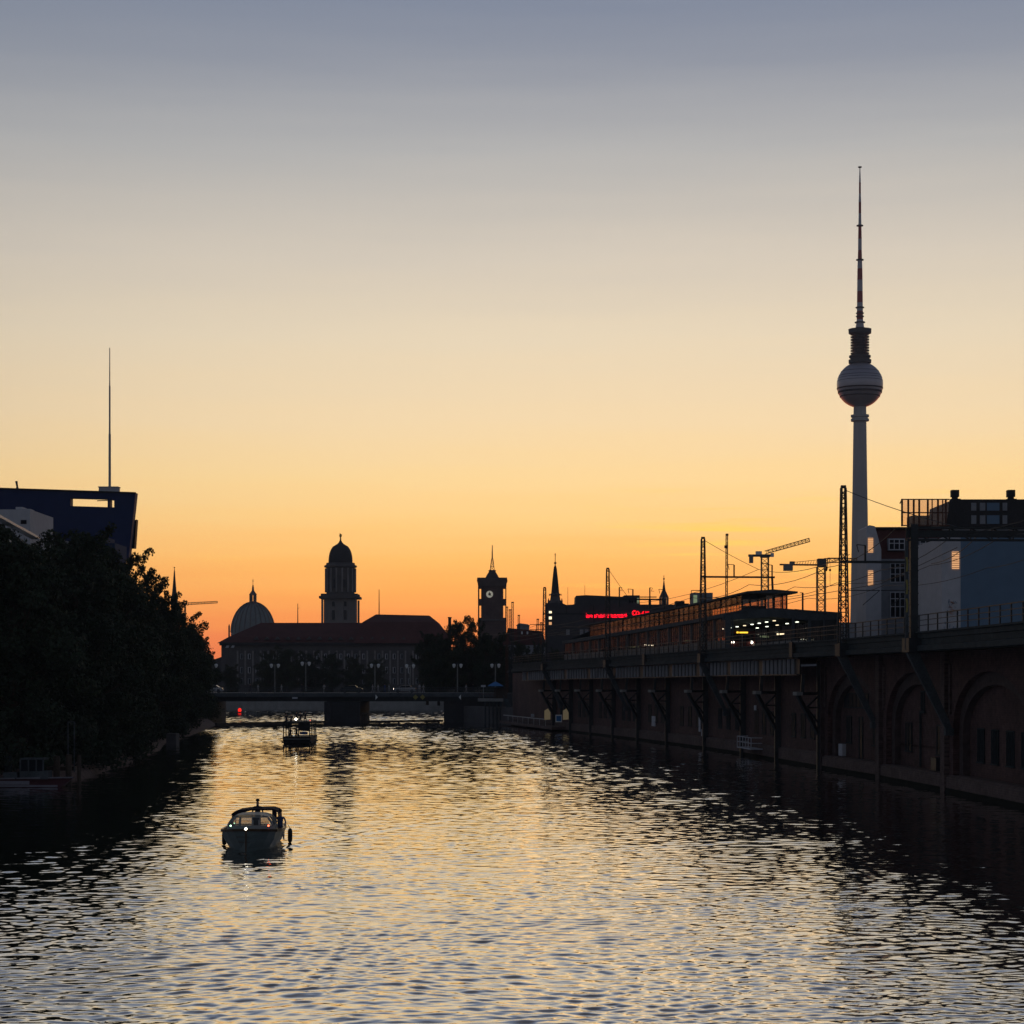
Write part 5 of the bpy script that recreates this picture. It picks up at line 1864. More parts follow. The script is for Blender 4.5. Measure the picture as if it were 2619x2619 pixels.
# ================================================================ ROAD BRIDGE
D0 = 390.0
br = thing("road_bridge", "low steel road bridge crossing the river on one dark pier", "bridge", (-30, D0, 0))
xl, xr = -62.0, -2.0
MB().box(xl, xr, D0, D0 + 24, 5.1, 5.55).build("deck", CONC, br)
MB().box(xl, xr, D0 - 0.45, D0 - 0.02, 4.85, 5.6).build("fascia_beam", STEELM, br)
p = MB()
for k in range(7):
    yy = D0 + 0.6 + 3.6 * k
    p.box(xl, xr, yy, yy + 0.35, 4.0, 5.09)
p.build("main_girders", STEEL, br)
p = MB()
for z in (6.0, 6.25, 6.62):
    p.box(xl, xr, D0 - 0.3, D0 - 0.22, z, z + 0.06)
for k in range(150):
    x_ = xl + 0.4 * k
    p.box(x_, x_ + 0.045, D0 - 0.28, D0 - 0.24, 5.6, 6.62)
p.build("parapet_railing", STEELM, br)
p = MB()
xp0, xp1 = PX(832, D0), PX(922, D0)
p.box(xp0, xp1, D0 - 1.2, D0 + 25, -1, 3.95)
p.cyl((xp0 + 0.6, D0 - 1.2, -1), (xp0 + 0.6, D0 - 1.2, 3.95), 0.7)
p.build("pier", ROOFD, br)
MB().box(xl - 4, Xb(390) - 1.0, D0 - 1, D0 + 26, -0.5, 5.0).build("abutment", STONED, br)
MB().box(-13.0, xr + 2, D0 + 1, D0 + 26, -0.5, 5.0).build("abutment", ROOFD, br)
tag(MB().box(-260, xl, D0 + 0.2, D0 + 24, 2.9, 5.5).box(xr, 60, D0 + 0.2, D0 + 24, 2.9, 5.5).build("road", ASPH), "asphalt road approaches at both ends of the bridge", "road", kind='structure')

# diamonds, plates and half boards fixed to the bridge beam
for px, lab in ((1063, "left of the two yellow diamond signs on the bridge beam"), (1081, "right of the two yellow diamond signs on the bridge beam")):
    x_ = PX(px, D0)
    z_ = PZ(1783, D0)
    tag(MB().prism([(x_ - 0.5, z_), (x_, z_ - 0.5), (x_ + 0.5, z_), (x_, z_ + 0.5)], D0 - 0.62, D0 - 0.5).build("diamond_sign", YELP), lab, "sign", "signs on the bridge beam")
for px, s_, lab in ((961, 1, "pale half diamond sign on the bridge beam right of the pier"), (1179, -1, "pale half diamond sign on the bridge beam near the kiosk")):
    x_ = PX(px, D0)
    z_ = PZ(1783, D0)
    tag(MB().prism([(x_, z_ - 0.5), (x_ + 0.42 * s_, z_), (x_, z_ + 0.5)], D0 - 0.62, D0 - 0.5).build("half_diamond_sign", WHITE), lab, "sign", "signs on the bridge beam")
x_ = PX(755, D0)
tag(MB().box(x_ - 0.5, x_ + 0.5, D0 - 0.6, D0 - 0.5, PZ(1787, D0), PZ(1783, D0)).build("number_plate_sign", PALE), "small pale rectangular plate on the left bridge beam", "sign", "signs on the bridge beam")
# fender booms on the water and post cluster at the pier
p = MB()
p.bar((PX(552, 366), 366, 0.16), (PX(835, 388), 388, 0.16), 0.5, 0.42)
tag(p.build("fender_boom", TIMBER), "long dark floating boom left of the bridge pier", "boom", "floating booms before the bridge")
p = MB()
p.bar((PX(925, 388), 388, 0.16), (PX(1132, 398), 398, 0.16), 0.5, 0.42)
tag(p.build("fender_boom", TIMBER), "dark floating boom right of the bridge pier", "boom", "floating booms before the bridge")
dp = thing("mooring_dolphin", "cluster of dark mooring posts at the right side of the bridge pier", "mooring posts", (PX(932, 386), 386, 0))
for k in range(3):
    MB().cyl((PX(927 + 5 * k, 386), 386, -0.8), (PX(927 + 5 * k, 386), 386, 1.9), 0.17, n=8).build("post", TIMBER, dp)
MB().box(PX(924, 386), PX(942, 386), 385.8, 386.2, 1.5, 1.9).build("cross_beam", TIMBER, dp)
# red buoy beyond the bridge
D = 500.0
bo = thing("channel_buoy", "glowing red channel buoy on the water beyond the bridge", "buoy", (PX(613, D), D, 0))
MB().lathe([(0.45, -0.3), (0.5, 0.2), (0.3, 0.35)], (PX(613, D), D), 14).build("float", REDP, bo)
MB().ball((PX(613, D), D, 0.72), 0.42, sz=1.25).build("lamp", emis("buoy_glow", (1.0, 0.02, 0.01), 1.2), bo)

# street lamps
lamp0 = thing("street_lamp", "", "street lamp", (PX(702, D0), D0 + 0.6, 5.55), group="double headed lamps on the bridge")


def lamp_parts(root):
    MB().cyl((0, 0, 0), (0, 0, 0.8), 0.16, 0.12, 10).cyl((0, 0, 0.8), (0, 0, 5.5), 0.12, 0.09, 8).build("pole", CONC, root, world=False)
    MB().bar((-0.72, 0, 5.62), (0.72, 0, 5.62), 0.06).bar((0, 0, 5.3), (0, 0, 5.8), 0.07).build("arms", STEELM, root, world=False)
    for s in (-1, 1):
        MB().lathe([(0.1, 4.8), (0.26, 5.08), (0.34, 5.45), (0.12, 5.6)], (s * 0.66, 0), 12).build("lantern", WHITE, root, world=False)


lamp_parts(lamp0)
LL = [(702, 0.6, "lamp on the bridge left of the two decked boat, second from the left"), (544, 0.6, "leftmost lamp on the bridge, half hidden by the bank trees"),
      (782, 1.2, "lamp on the bridge above the boat with people on its roof"), (959, 0.6, "lamp on the bridge above the pale half sign right of the pier"),
      (1049, 12.0, "lamp on the bridge beside the car with its headlight on"), (1170, 0.6, "lamp on the bridge before the dark tree crowns"), (1267, 0.6, "rightmost lamp, rising behind the blue parasol")]
for i, (px, dy, lab) in enumerate(LL):
    yy = D0 + dy
    if i == 0:
        lamp0['label'] = lab
    else:
        dup(lamp0, (PX(px, yy), yy, 5.55 + (0.4 if px == 782 else 0)), 0, lab)


# cars
def car(name, label, loc, rz, paint, lights=None):
    c = thing(name, label, "car", loc, rz, group="cars on the bridge")
    b = MB()
    prof = [(-2.1, 0.35), (-2.15, 0.75), (-1.9, 0.92), (-1.25, 0.98), (-0.65, 1.42), (0.9, 1.45), (1.55, 1.02), (2.05, 0.95), (2.15, 0.6), (2.1, 0.3)]
    b.prism(prof, -0.85, 0.85)
    b.build("body", paint, c, world=False)
    gl = MB()
    gl.prism([(-1.12, 1.0), (-0.62, 1.36), (0.1, 1.38), (0.1, 1.0)], -0.87, 0.87)
    gl.prism([(0.2, 1.0), (0.2, 1.38), (0.85, 1.38), (1.4, 1.02)], -0.87, 0.87)
    gl.build("windows", GLASSD, c, world=False)
    for sx in (-1.35, 1.35):
        for sy in (-0.86, 0.86):
            w_ = MB().cyl((sx, sy - 0.1 * (1 if sy > 0 else -1), 0.32), (sx, sy, 0.32), 0.33, n=16).build("wheel", BLACK, c, world=False)
            MB().cyl((sx, sy, 0.32), (sx, sy + 0.02 * (1 if sy > 0 else -1), 0.32), 0.2, n=12).build("rim", STEELM, w_, world=False)
    if lights:
        for sy in (-0.6, 0.6):
            MB().box(-2.2, -2.12, sy - 0.14, sy + 0.14, 0.62, 0.78).build("headlight", lights, c, world=False)
    return c


CARW = mat("white_car_paint", (0.45, 0.45, 0.46), 0.25, 0.05, 1.0, spec=0.6)
CARD = mat("dark_car_paint", (0.03, 0.035, 0.04), 0.2, 0.05, 1.0, spec=0.7)
CARS = mat("silver_car_paint", (0.3, 0.31, 0.33), 0.2, 0.05, 1.0, spec=0.6, metal=0.4)
car("parked_car", "white car at the left end of the bridge beside the bank trees", (PX(542, 396), 396, 5.6), 0.0, CARW)
car("parked_car", "dark car with a pale reflecting roof line above the bridge pier", (PX(900, 394), 394, 5.6), math.pi, CARD)
car("parked_car", "car with a shining headlight between two lamps right of the pier", (PX(1036, 396), 396, 5.6), 0.0, CARS, ELAMP)
MBl = MB().ball((PX(630.5, 394), 392.0, PZ(1774, 392)), 0.14)
tag(MBl.build("cycle_lamp", ELAMP), "tiny white lamp glowing low at the left part of the bridge", "lamp")


# ================================================================ PEOPLE
def person_mesh(name, pose):
    """one continuous skinned figure; pose: stand, walk, sit"""
    if pose == 'sit':
        J = {'pel': (0, 0, 0.52), 'spi': (0, 0.02, 0.78), 'che': (0, 0.0, 1.0), 'nec': (0, 0, 1.16), 'hd0': (0, -0.01, 1.26), 'hd1': (0, -0.01, 1.40),
             'shl': (-0.19, 0, 1.10), 'ell': (-0.27, -0.06, 0.84), 'hal': (-0.20, -0.28, 0.70), 'shr': (0.19, 0, 1.10), 'elr': (0.27, -0.06, 0.84), 'har': (0.20, -0.28, 0.70),
             'hil': (-0.10, -0.02, 0.50), 'knl': (-0.13, -0.44, 0.50), 'ftl': (-0.13, -0.46, 0.08), 'tol': (-0.13, -0.62, 0.05),
             'hir': (0.10, -0.02, 0.50), 'knr': (0.13, -0.44, 0.50), 'ftr': (0.13, -0.46, 0.08), 'tor': (0.13, -0.62, 0.05)}
    else:
        w = 0.16 if pose == 'walk' else 0.0
        J = {'pel': (0, 0, 0.94), 'spi': (0, 0.01, 1.15), 'che': (0, 0, 1.36), 'nec': (0, 0, 1.51), 'hd0': (0, -0.01, 1.60), 'hd1': (0, -0.01, 1.74),
             'shl': (-0.19, 0, 1.44), 'ell': (-0.26, w, 1.16), 'hal': (-0.26, w * 0.4 - 0.06, 0.90), 'shr': (0.19, 0, 1.44), 'elr': (0.26, -w, 1.16), 'har': (0.26, -w * 1.2 - 0.06, 0.92),
             'hil': (-0.10, 0, 0.90), 'knl': (-0.11, -w, 0.50), 'ftl': (-0.11, -w * 1.1, 0.08), 'tol': (-0.11, -w * 1.1 - 0.16, 0.04),
             'hir': (0.10, 0, 0.90), 'knr': (0.11, w * 0.6, 0.50), 'ftr': (0.11, w * 1.8, 0.10), 'tor': (0.11, w * 1.8 - 0.14, 0.05)}
    E = [('pel', 'spi'), ('spi', 'che'), ('che', 'nec'), ('nec', 'hd0'), ('hd0', 'hd1'), ('che', 'shl'), ('shl', 'ell'), ('ell', 'hal'), ('che', 'shr'), ('shr', 'elr'), ('elr', 'har'),
         ('pel', 'hil'), ('hil', 'knl'), ('knl', 'ftl'), ('ftl', 'tol'), ('pel', 'hir'), ('hir', 'knr'), ('knr', 'ftr'), ('ftr', 'tor')]
    Rr = {'pel': .15, 'spi': .135, 'che': .15, 'nec': .055, 'hd0': .075, 'hd1': .085, 'sh': .07, 'el': .045, 'ha': .035, 'hi': .095, 'kn': .06, 'ft': .042, 'to': .035}
    ks = list(J)
    me = bpy.data.meshes.new(name)
    me.from_pydata([J[k] for k in ks], [(ks.index(a), ks.index(b)) for a, b in E], [])
    ob = bpy.data.objects.new(name, me)
    COL.objects.link(ob)
    md = ob.modifiers.new("s", 'SKIN')
    me.update()
    for i, k in enumerate(ks):
        r_ = Rr.get(k) or Rr[k[:2]]
        me.skin_vertices[0].data[i].radius = (r_, r_ * 0.8)
        me.skin_vertices[0].data[i].use_root = (k == 'pel')
    sb = ob.modifiers.new("u", 'SUBSURF')
    sb.levels = sb.render_levels = 1
    dg = bpy.context.evaluated_depsgraph_get()
    m2 = bpy.data.meshes.new_from_object(ob.evaluated_get(dg))
    bpy.data.objects.remove(ob)
    m2.name = name
    neck = J['nec'][2] + 0.03
    hnd = [J['hal'], J['har']]
    m2.materials.clear()
    for q_ in (CLOTH, SKIN):
        m2.materials.append(q_)
    for pl in m2.polygons:
        c_ = pl.center
        isk = c_.z > neck or any((c_ - Vector(h_)).length < 0.09 for h_ in hnd)
        pl.material_index = 1 if isk else 0
        pl.use_smooth = True
    return m2, J['hd1']


PM = {k: person_mesh("person_" + k, k) for k in ('stand', 'walk', 'sit')}


def person(pose, loc, rz, label, top=None, group=None, s=1.0, hair=HAIR):
    m2, hd = PM[pose]
    me = m2
    if top is not None:
        me = m2.copy()
        me.materials[0] = top
    o = bpy.data.objects.new("person", me)
    COL.objects.link(o)
    o.location = loc
    o.rotation_euler = (0, 0, rz)
    o.scale = (s, s, s)
    WM[o.name] = Matrix.Identity(4)
    tag(o, label, "person", group)
    h_ = MB()
    h_.lathe([(0.085, hd[2] - 0.02), (0.10, hd[2] + 0.02), (0.09, hd[2] + 0.07), (0.05, hd[2] + 0.11), (0.01, hd[2] + 0.12)], (hd[0], hd[1] + 0.015), 12)
    ho = h_.build("hair", hair, None, smooth=True)
    ho.parent = o
    f_ = MB().ball((hd[0], hd[1] - 0.085, hd[2] - 0.05), 0.02, 6, 4)
    fo = f_.build("nose", SKIN, None)
    fo.parent = o
    return o


BG = "pedestrians on the bridge"
for px, dy, pose, rz, top, lab in (
        (660, 1.4, 'walk', 1.5, CLOTHL, "person in a pale top walking left of the second lamp"), (720, 1.4, 'walk', -1.5, CLOTHL, "person in a pale top just right of the second lamp"),
        (829, 1.4, 'stand', 0.2, CLOTHL, "person in white standing right of the boat's lamp"), (953, 1.6, 'walk', 1.6, CLOTHL, "person walking just left of the lamp right of the pier"),
        (967, 1.4, 'walk', -1.6, CLOTHL, "person walking just right of the lamp right of the pier"), (984, 1.6, 'walk', 1.4, CLOTHB, "person in blue between the lamp and the pair of walkers"),
        (995, 1.3, 'walk', -1.5, CLOTHL, "person in pale clothes left of the car with its headlight on"), (1073, 1.5, 'stand', 0.0, CLOTHL, "person in white above the left yellow diamond sign"),
        (1083, 1.4, 'walk', 1.4, CLOTHL, "person in white above the right yellow diamond sign"), (640, 1.8, 'walk', -1.4, CLOTH, "dark dressed person near the tiny white lamp"),
        (772, 1.6, 'walk', 1.5, CLOTH, "dark dressed person left of the third lamp"), (1192, 1.5, 'walk', 1.5, CLOTHL, "person walking right of the sixth lamp"),
        (1210, 1.6, 'walk', -1.5, CLOTH, "dark dressed person nearest the kiosk end of the bridge")):
    person(pose, (PX(px, D0 + dy), D0 + dy, 5.56), rz, lab, top, BG)

# ================================================================ KIOSK AND LANDING
D = 374.0
ks_ = thing("landing_platform", "small raised landing platform on stilts at the right bank", "platform", (PX(1255, D), D, 0))
zp = PZ(1790, D)
MB().box(PX(1222, D), PX(1287, D), D, D + 6, zp - 0.3, zp + 0.25).build("deck", CONC, ks_)
for k in range(5):
    MB().cyl((PX(1241 + 10 * k, D), D + 0.4, -0.5), (PX(1241 + 10 * k, D), D + 0.4, zp - 0.3), 0.14, n=8).build("stilt", LEDGE, ks_)
p = MB()
p.box(PX(1226, D), PX(1264, D), D + 0.1, D + 0.18, zp + 1.0, zp + 1.12)
for k in range(5):
    p.box(PX(1226 + 9 * k, D), PX(1227 + 9 * k, D), D + 0.1, D + 0.18, zp + 0.25, zp + 1.0)
p.build("rail", BRICK2, ks_)
kk_ = thing("kiosk", "dark kiosk hut behind the blue parasol", "kiosk", (PX(1280, D), D + 2, zp + 0.25))
MB().box(PX(1264, D), PX(1297, D), D + 1.5, D + 4, zp + 0.25, zp + 2.1).build("hut", TIMBER, kk_)
MB().box(PX(1262, D), PX(1299, D), D + 1.3, D + 4.2, zp + 2.1, zp + 2.22).build("roof", ROOFD, kk_)
pa = thing("parasol", "open blue parasol over the landing platform", "parasol", (PX(1267, D), D + 0.8, zp + 0.25))
zt = PZ(1743, D)
MB().lathe([(1.5, zt - 0.85), (1.45, zt - 0.78), (0.8, zt - 0.4), (0.02, zt)], (PX(1267, D), D + 0.8), 12).build("canopy", BLUEP, pa)
MB().cyl((PX(1267, D), D + 0.8, zp + 0.25), (PX(1267, D), D + 0.8, zt), 0.04, n=6).build("pole", STEELM, pa)
tag(MB().box(PX(1230, D), PX(1242, D), D + 0.6, D + 0.7, PZ(1757, D), PZ(1752, D)).bar((PX(1236, D), D + 0.65, zp + 0.25), (PX(1236, D), D + 0.65, PZ(1757, D)), 0.06).build("menu_board", PALE),
    "small pale board on a stand left of the blue parasol", "board")
p = MB()
for a, b in (((1286, 1776), (1300, 1812)), ((1303, 1776), (1314, 1815))):
    p.bar((PX(a[0], D), D - 0.3, PZ(a[1], D)), (PX(b[0], D), D - 3, PZ(b[1], D)), 0.09)
p.bar((PX(1294, D), D - 0.1, PZ(1788, D)), (PX(1308, D), D - 3, PZ(1828, D)), 0.9, 0.12)
tag(p.build("gangway", LEDGE), "steep gangway with handrails down from the kiosk platform", "gangway")
# low jetty along the wall
jt = thing("jetty", "low jetty with a pale handrail along the wall foot", "jetty", V(345, 1.5, 0))
p = MB()
sweep(p, [(0.3, 0.35), (2.4, 0.35), (2.4, 0.8), (0.3, 0.8)], sub(318, 368, 10))
p.build("deck", BRICK2, jt)
p = MB()
for a, b in zip(sub(324, 364, 8)[:-1], sub(324, 364, 8)[1:]):
    p.bar(V(a, 2.3, 1.85), V(b, 2.3, 1.85), 0.12)
    p.bar(V(a, 2.3, 0.8), V(a, 2.3, 1.85), 0.07)
p.build("handrail", CONCL, jt)
for px, w, lab in ((1400, 0.95, "left pale yellow lit pointed panel above the jetty"), (1447, 0.85, "right pale pinkish lit pointed panel above the jetty")):
    D = solveD(px, 2.0)
    x, y, _ = V(D, 2.0, 0)
    z0, z1 = PZ(1841, y), PZ(1812, y)
    tag(MB().prism([(x - w / 2, z0), (x + w / 2, z0 + 0.05), (x + w / 2, z1 - 0.6), (x + 0.1, z1), (x - w / 2, z1 - 0.35)], y - 0.06, y + 0.06).build("lit_panel", EPANEL), lab, "lit panel", "lit panels at the jetty")
D = solveD(1429, 2.4)
x, y, _ = V(D, 2.4, 0)
bs = thing("berth_sign", "blue sign with white border on the jetty between the lit panels", "sign", (x, y, 1))
MB().box(x - 0.5, x + 0.5, y - 0.05, y + 0.05, PZ(1847, y), PZ(1828, y)).build("border_board", WHITE, bs)
MB().box(x - 0.37, x + 0.37, y - 0.07, y - 0.052, PZ(1844.5, y), PZ(1831, y)).build("blue_field", BLUEP, bs)
p = MB()
D = solveD(1362, 2.4)
x, y, _ = V(D, 2.4, 0)
p.box(x - 0.28, x + 0.28, y - 0.1, y + 0.1, PZ(1834, y), PZ(1826, y))
tag(p.build("life_ring_box", PALE), "tiny pale box hanging on the jetty handrail", "box")


# ================================================================ BOATS
# --- cabin cruiser coming towards us
bx, by = BOAT1
bt = thing("cabin_cruiser", "small dark green cabin boat with lamps lit coming towards the camera", "boat", (bx, by, 0), 0.03)
HULL = mat("hull_green", (0.085, 0.11, 0.105), 0.45, 0.15, 1.5, stretch=(0.3, 0.3, 6))
TRIM = mat("varnished_trim", (0.05, 0.03, 0.015), 0.3, 0.2, 2.0)
CABW = mat("cabin_grey", (0.24, 0.26, 0.25), 0.45, 0.1, 2.0)
CANV = mat("dark_canvas", (0.018, 0.012, 0.02), 0.85, 0.2, 3.0)
# stations: y, half beam at gunwale, half beam at waterline, gunwale z
S = [(0.0, 0.05, 0.03, 1.00), (0.35, 0.62, 0.26, 0.96), (0.9, 1.02, 0.66, 0.91), (1.6, 1.28, 1.00, 0.86), (2.6, 1.42, 1.18, 0.80), (4.0, 1.46, 1.26, 0.77), (5.6, 1.40, 1.22, 0.78), (7.0, 1.26, 1.10, 0.80)]


def ring(st):
    y_, g_, w_, z_ = st
    return [(-g_, y_, z_), (-g_ * 0.55 - w_ * 0.47, y_, z_ * 0.55), (-w_ * 0.97, y_, 0.12), (-w_ * 0.8, y_, -0.15), (0, y_, -0.4), (w_ * 0.8, y_, -0.15), (w_ * 0.97, y_, 0.12), (g_ * 0.55 + w_ * 0.47, y_, z_ * 0.55), (g_, y_, z_)]


p = MB()
vs = sum((ring(q_) for q_ in S), [])
fs = [(9 * k + i, 9 * k + i + 1, 9 * k + 10 + i, 9 * k + 9 + i) for k in range(len(S) - 1) for i in range(8)]
fs.append(tuple(range(9 * (len(S) - 1), 9 * len(S))))
p.add(vs, fs)
hl_ = p.build("hull", HULL, bt, world=False)
p = MB()
for a, b in zip(S[:-1], S[1:]):
    for s in (-1, 1):
        p.bar((s * a[1], a[0], a[3]), (s * b[1], b[0], b[3]), 0.10, 0.12)
p.bar((0, -0.03, -0.2), (0, -0.03, 1.1), 0.07)
p.build("gunwale", TRIM, bt, world=False)
p = MB()
for q in (0.34, 0.62):
    for a, b in zip(S[:-1], S[1:]):
        for s in (-1, 1):
            def pt(st):
                return (s * (st[2] * 0.97 + (st[1] - st[2]) * q + 0.01), st[0], 0.12 + (st[3] - 0.12) * q)
            p.bar(pt(a), pt(b), 0.025)
p.build("strakes", TRIM, hl_, world=False)
p = MB()
vs = [(s * a[1] * 0.97, a[0], a[3] - 0.02) for a in S for s in (-1, 1)]
p.add(vs, [(2 * k, 2 * k + 1, 2 * k + 3, 2 * k + 2) for k in range(len(S) - 1)])
p.build("deck", TRIM, bt, world=False)
# cabin
zb, zt = 0.88, 1.50
yf, yr = 2.1, 4.2
wb, wt = 1.14, 0.80


def cw(z):
    t = max(0.0, (z - zb) / (zt - zb))
    return wb + (wt - wb) * t ** 1.6


p = MB()
zw0, zw1 = 1.06, 1.42
# sill panel, front header
n_ = 8
for (za, zc) in ((zb - 0.06, zw0), (zw1, zt)):
    p.add([(-cw(za), yf + (za - zb) * 0.25, za), (cw(za), yf + (za - zb) * 0.25, za), (cw(zc), yf + (zc - zb) * 0.25, zc), (-cw(zc), yf + (zc - zb) * 0.25, zc)], [(0, 1, 2, 3)])
    for s in (-1, 1):
        p.add([(s * cw(za), yf + (za - zb) * 0.25, za), (s * cw(za), yr, za), (s * cw(zc), yr, zc), (s * cw(zc), yf + (zc - zb) * 0.25, zc)], [(0, 1, 2, 3)])
zz_ = [zw0 + (zw1 - zw0) * k / 4 for k in range(5)]
for a, b in zip(zz_[:-1], zz_[1:]):
    for s in (-1, 1):
        p.bar((s * (cw(a) - 0.03), yf + (a - zb) * 0.25, a), (s * (cw(b) - 0.03), yf + (b - zb) * 0.25, b), 0.09)
        for yy in (3.2, yr):
            p.bar((s * (cw(a) - 0.01), yy, a), (s * (cw(b) - 0.01), yy, b), 0.09)
for x_ in (-0.52, 0.10, 0.42):
    w_ = 0.09 if x_ != 0.10 else 0.09
    p.bar((x_, yf + 0.055, zw0), (x_ * 0.95, yf + 0.16, zw1), w_)
cb = p.build("cabin", CABW, bt, world=False)
MB().box(0.10, 0.42, yf + 0.08, yf + 0.13, zw0, zw1).build("centre_panel", STEELM, cb, world=False)
p = MB()
for x0_, x1_ in ((-cw(1.3) + 0.08, -0.56), (-0.48, 0.06), (0.46, cw(1.3) - 0.08)):
    MB().box(x0_, x1_, yf + 0.10, yf + 0.11, zw0, zw1).build("windscreen_pane", GLASSB, cb, world=False)
p = MB()
for k in range(9):
    pass
rp = [(-wt - 0.02, zt - 0.02), (-wt * 0.7, zt + 0.05), (-wt * 0.3, zt + 0.075), (wt * 0.3, zt + 0.075), (wt * 0.7, zt + 0.05), (wt + 0.02, zt - 0.02), (wt * 0.7, zt + 0.01), (-wt * 0.7, zt + 0.01)]
p.prism(rp, yf + 0.10, yr)
p.build("cabin_roof", CABW, bt, world=False)
# canvas canopy aft with open gaps
p = MB()
cv = [(-1.22, 1.38), (-1.12, 1.50), (-0.8, 1.62), (-0.2, 1.70), (0.8, 1.70), (1.06, 1.62), (1.14, 1.48), (1.02, 1.54), (0.8, 1.61), (-0.2, 1.61), (-0.8, 1.53), (-1.1, 1.38)]
p.prism(cv, yr + 0.5, yr + 2.3)
p.build("canopy", CANV, bt, world=False)
p = MB()
for s in (-1, 1):
    p.bar((s * 1.16, yr + 2.2, 0.8), (s * 1.12, yr + 2.2, 1.5), 0.04)
    p.bar((s * 1.16, yr + 0.6, 0.8), (s * 1.10, yr + 0.6, 1.5), 0.05)
p.build("canopy_posts", STEELM, bt, world=False)
MB().box(0.80, 0.98, yr + 0.6, yr + 1.2, 0.85, 1.60).build("side_curtain", CANV, bt, world=False)
MB().prism([(-0.98, 1.30), (-0.75, 1.45), (-0.2, 1.62), (-0.9, 1.52), (-1.15, 1.42), (-1.2, 1.0)], yr + 0.5, yr + 0.6).build("side_curtain", CANV, bt, world=False)
MB().ball((0, -0.06, 1.05), 0.062, 12, 8).build("bow_lamp", EBOAT, bt, world=False)
MB().ball((-0.86, 1.35, 1.10), 0.04, 10, 6).build("side_lamp", EBOATG, bt, world=False)
MB().ball((0.93, 1.35, 1.10), 0.045, 10, 6).build("side_lamp", EBOATR, bt, world=False)
person('stand', (bx + 0.02 - 0.15, by + 5.45, 0.30), 0.05, "person steering behind the cabin with head above the canopy of the green boat", CLOTH)
person('sit', (bx + 0.98, by + 5.5, 0.12), 0.2, "person in a blue jacket seated at the right side of the green boat", CLOTHB)
for xo, yo, lab in ((-1.52, 3.6, "black fender hanging on the left side of the green boat"), (1.50, 5.2, "black fender hanging on the right side of the green boat")):
    f_ = thing("boat_fender", lab, "fender", (bx + xo, by + yo, 0.05), group="fenders on the green boat")
    MB().lathe([(0.03, -0.06), (0.10, 0.0), (0.115, 0.12), (0.115, 0.50), (0.09, 0.60), (0.03, 0.66)], (0, 0), 14).build("fender_body", BLACK, f_, smooth=True, world=False)
    MB().cyl((0, 0, 0.64), (0.12 * (1 if xo < 0 else -1), 0, 0.86), 0.015, n=6).build("rope", BLACK, f_, world=False)

# --- two decked boat
bx, by = BOAT2
b2 = thing("party_boat", "black two decked boat with people on its roof near the bridge", "boat", (bx, by, 0), 0.0)
hw_ = 1.75
p = MB()
p.add([(-hw_, 0, 0.95), (hw_, 0, 0.95), (hw_ * 0.9, 0.25, -0.3), (-hw_ * 0.9, 0.25, -0.3), (-hw_, 9, 0.95), (hw_, 9, 0.95), (hw_ * 0.9, 9, -0.3), (-hw_ * 0.9, 9, -0.3)],
      [(0, 1, 2, 3), (4, 7, 6, 5), (0, 4, 5, 1), (0, 3, 7, 4), (1, 5, 6, 2)])
p.box(-hw_ - 0.1, hw_ + 0.1, -0.12, 9, 0.18, 0.34)
p.build("hull", BLACK, b2, world=False)
p = MB()
p.box(-hw_ + 0.05, hw_ - 0.05, 0, 8.4, 2.68, 2.86)
p.build("roof_deck", STEEL, b2, world=False)
p = MB()
for s in (-1, 1):
    for yy in (0.15, 3, 6, 8.2):
        MB().bar((s * (hw_ - 0.12), yy, 0.9), (s * (hw_ - 0.12), yy, 2.7), 0.12).build("deck_post", STEEL, b2, world=False)
MB().box(0.25, hw_ - 0.1, 0.1, 0.18, 1.7, 2.68).box(0.2, 0.32, 0.08, 0.2, 0.9, 2.7).build("cabin_panel", BLACK, b2, world=False)
MB().box(-hw_ + 0.1, hw_ - 0.1, 0.02, 0.08, 0.62, 0.72).build("rub_rail", CONC, b2, world=False)
MB().box(0.4, 1.4, 0.0, 0.1, 1.25, 1.55).build("blue_box", CLOTHB, b2, world=False)
p = MB()
for s in (-1, 1):
    p.bar((s * (hw_ - 0.1), 0.1, 3.4), (s * (hw_ - 0.1), 8.2, 3.4), 0.05)
for yy in (2.5, 5.5, 8.2):
    for s in (-1, 1):
        p.bar((s * (hw_ - 0.1), yy, 2.86), (s * (hw_ - 0.1), yy, 3.4), 0.05)
p.build("roof_rail", STEEL, b2, world=False)
MB().ball((-0.05, -0.1, 3.16), 0.15, 10, 8).build("masthead_lamp", EBOAT, b2, world=False)
MB().ball((hw_ - 0.05, 0.1, 3.0), 0.10, 10, 6).build("side_lamp", emis("dim_red_lamp", (1, 0.25, 0.15), 0.8), b2, world=False)
MB().ball((-0.35, 0.0, 1.12), 0.11, 8, 6).ball((-0.35, 0.0, 1.42), 0.07, 8, 6).build("deck_lamp", emis("dim_deck_lamp", (0.9, 0.95, 0.85), 0.35), b2, world=False)
for xo, yo, zo, pose, lab in ((-1.35, 0.7, 2.4, 'sit', "leftmost person seated on the boat roof"), (-0.75, 0.9, 2.35, 'sit', "person seated on the boat roof left of the bright lamp"),
                              (0.35, 1.2, 2.62, 'sit', "person seated high on the boat roof just right of the bright lamp"), (0.95, 1.4, 2.7, 'sit', "rightmost person sitting upright on the boat roof"),
                              (-0.15, 1.6, 2.65, 'sit', "person seated behind the bright lamp on the boat roof")):
    person(pose, (bx + xo, by + yo, zo), 0.1 * xo, lab, CLOTH, "people on the roof of the two decked boat")
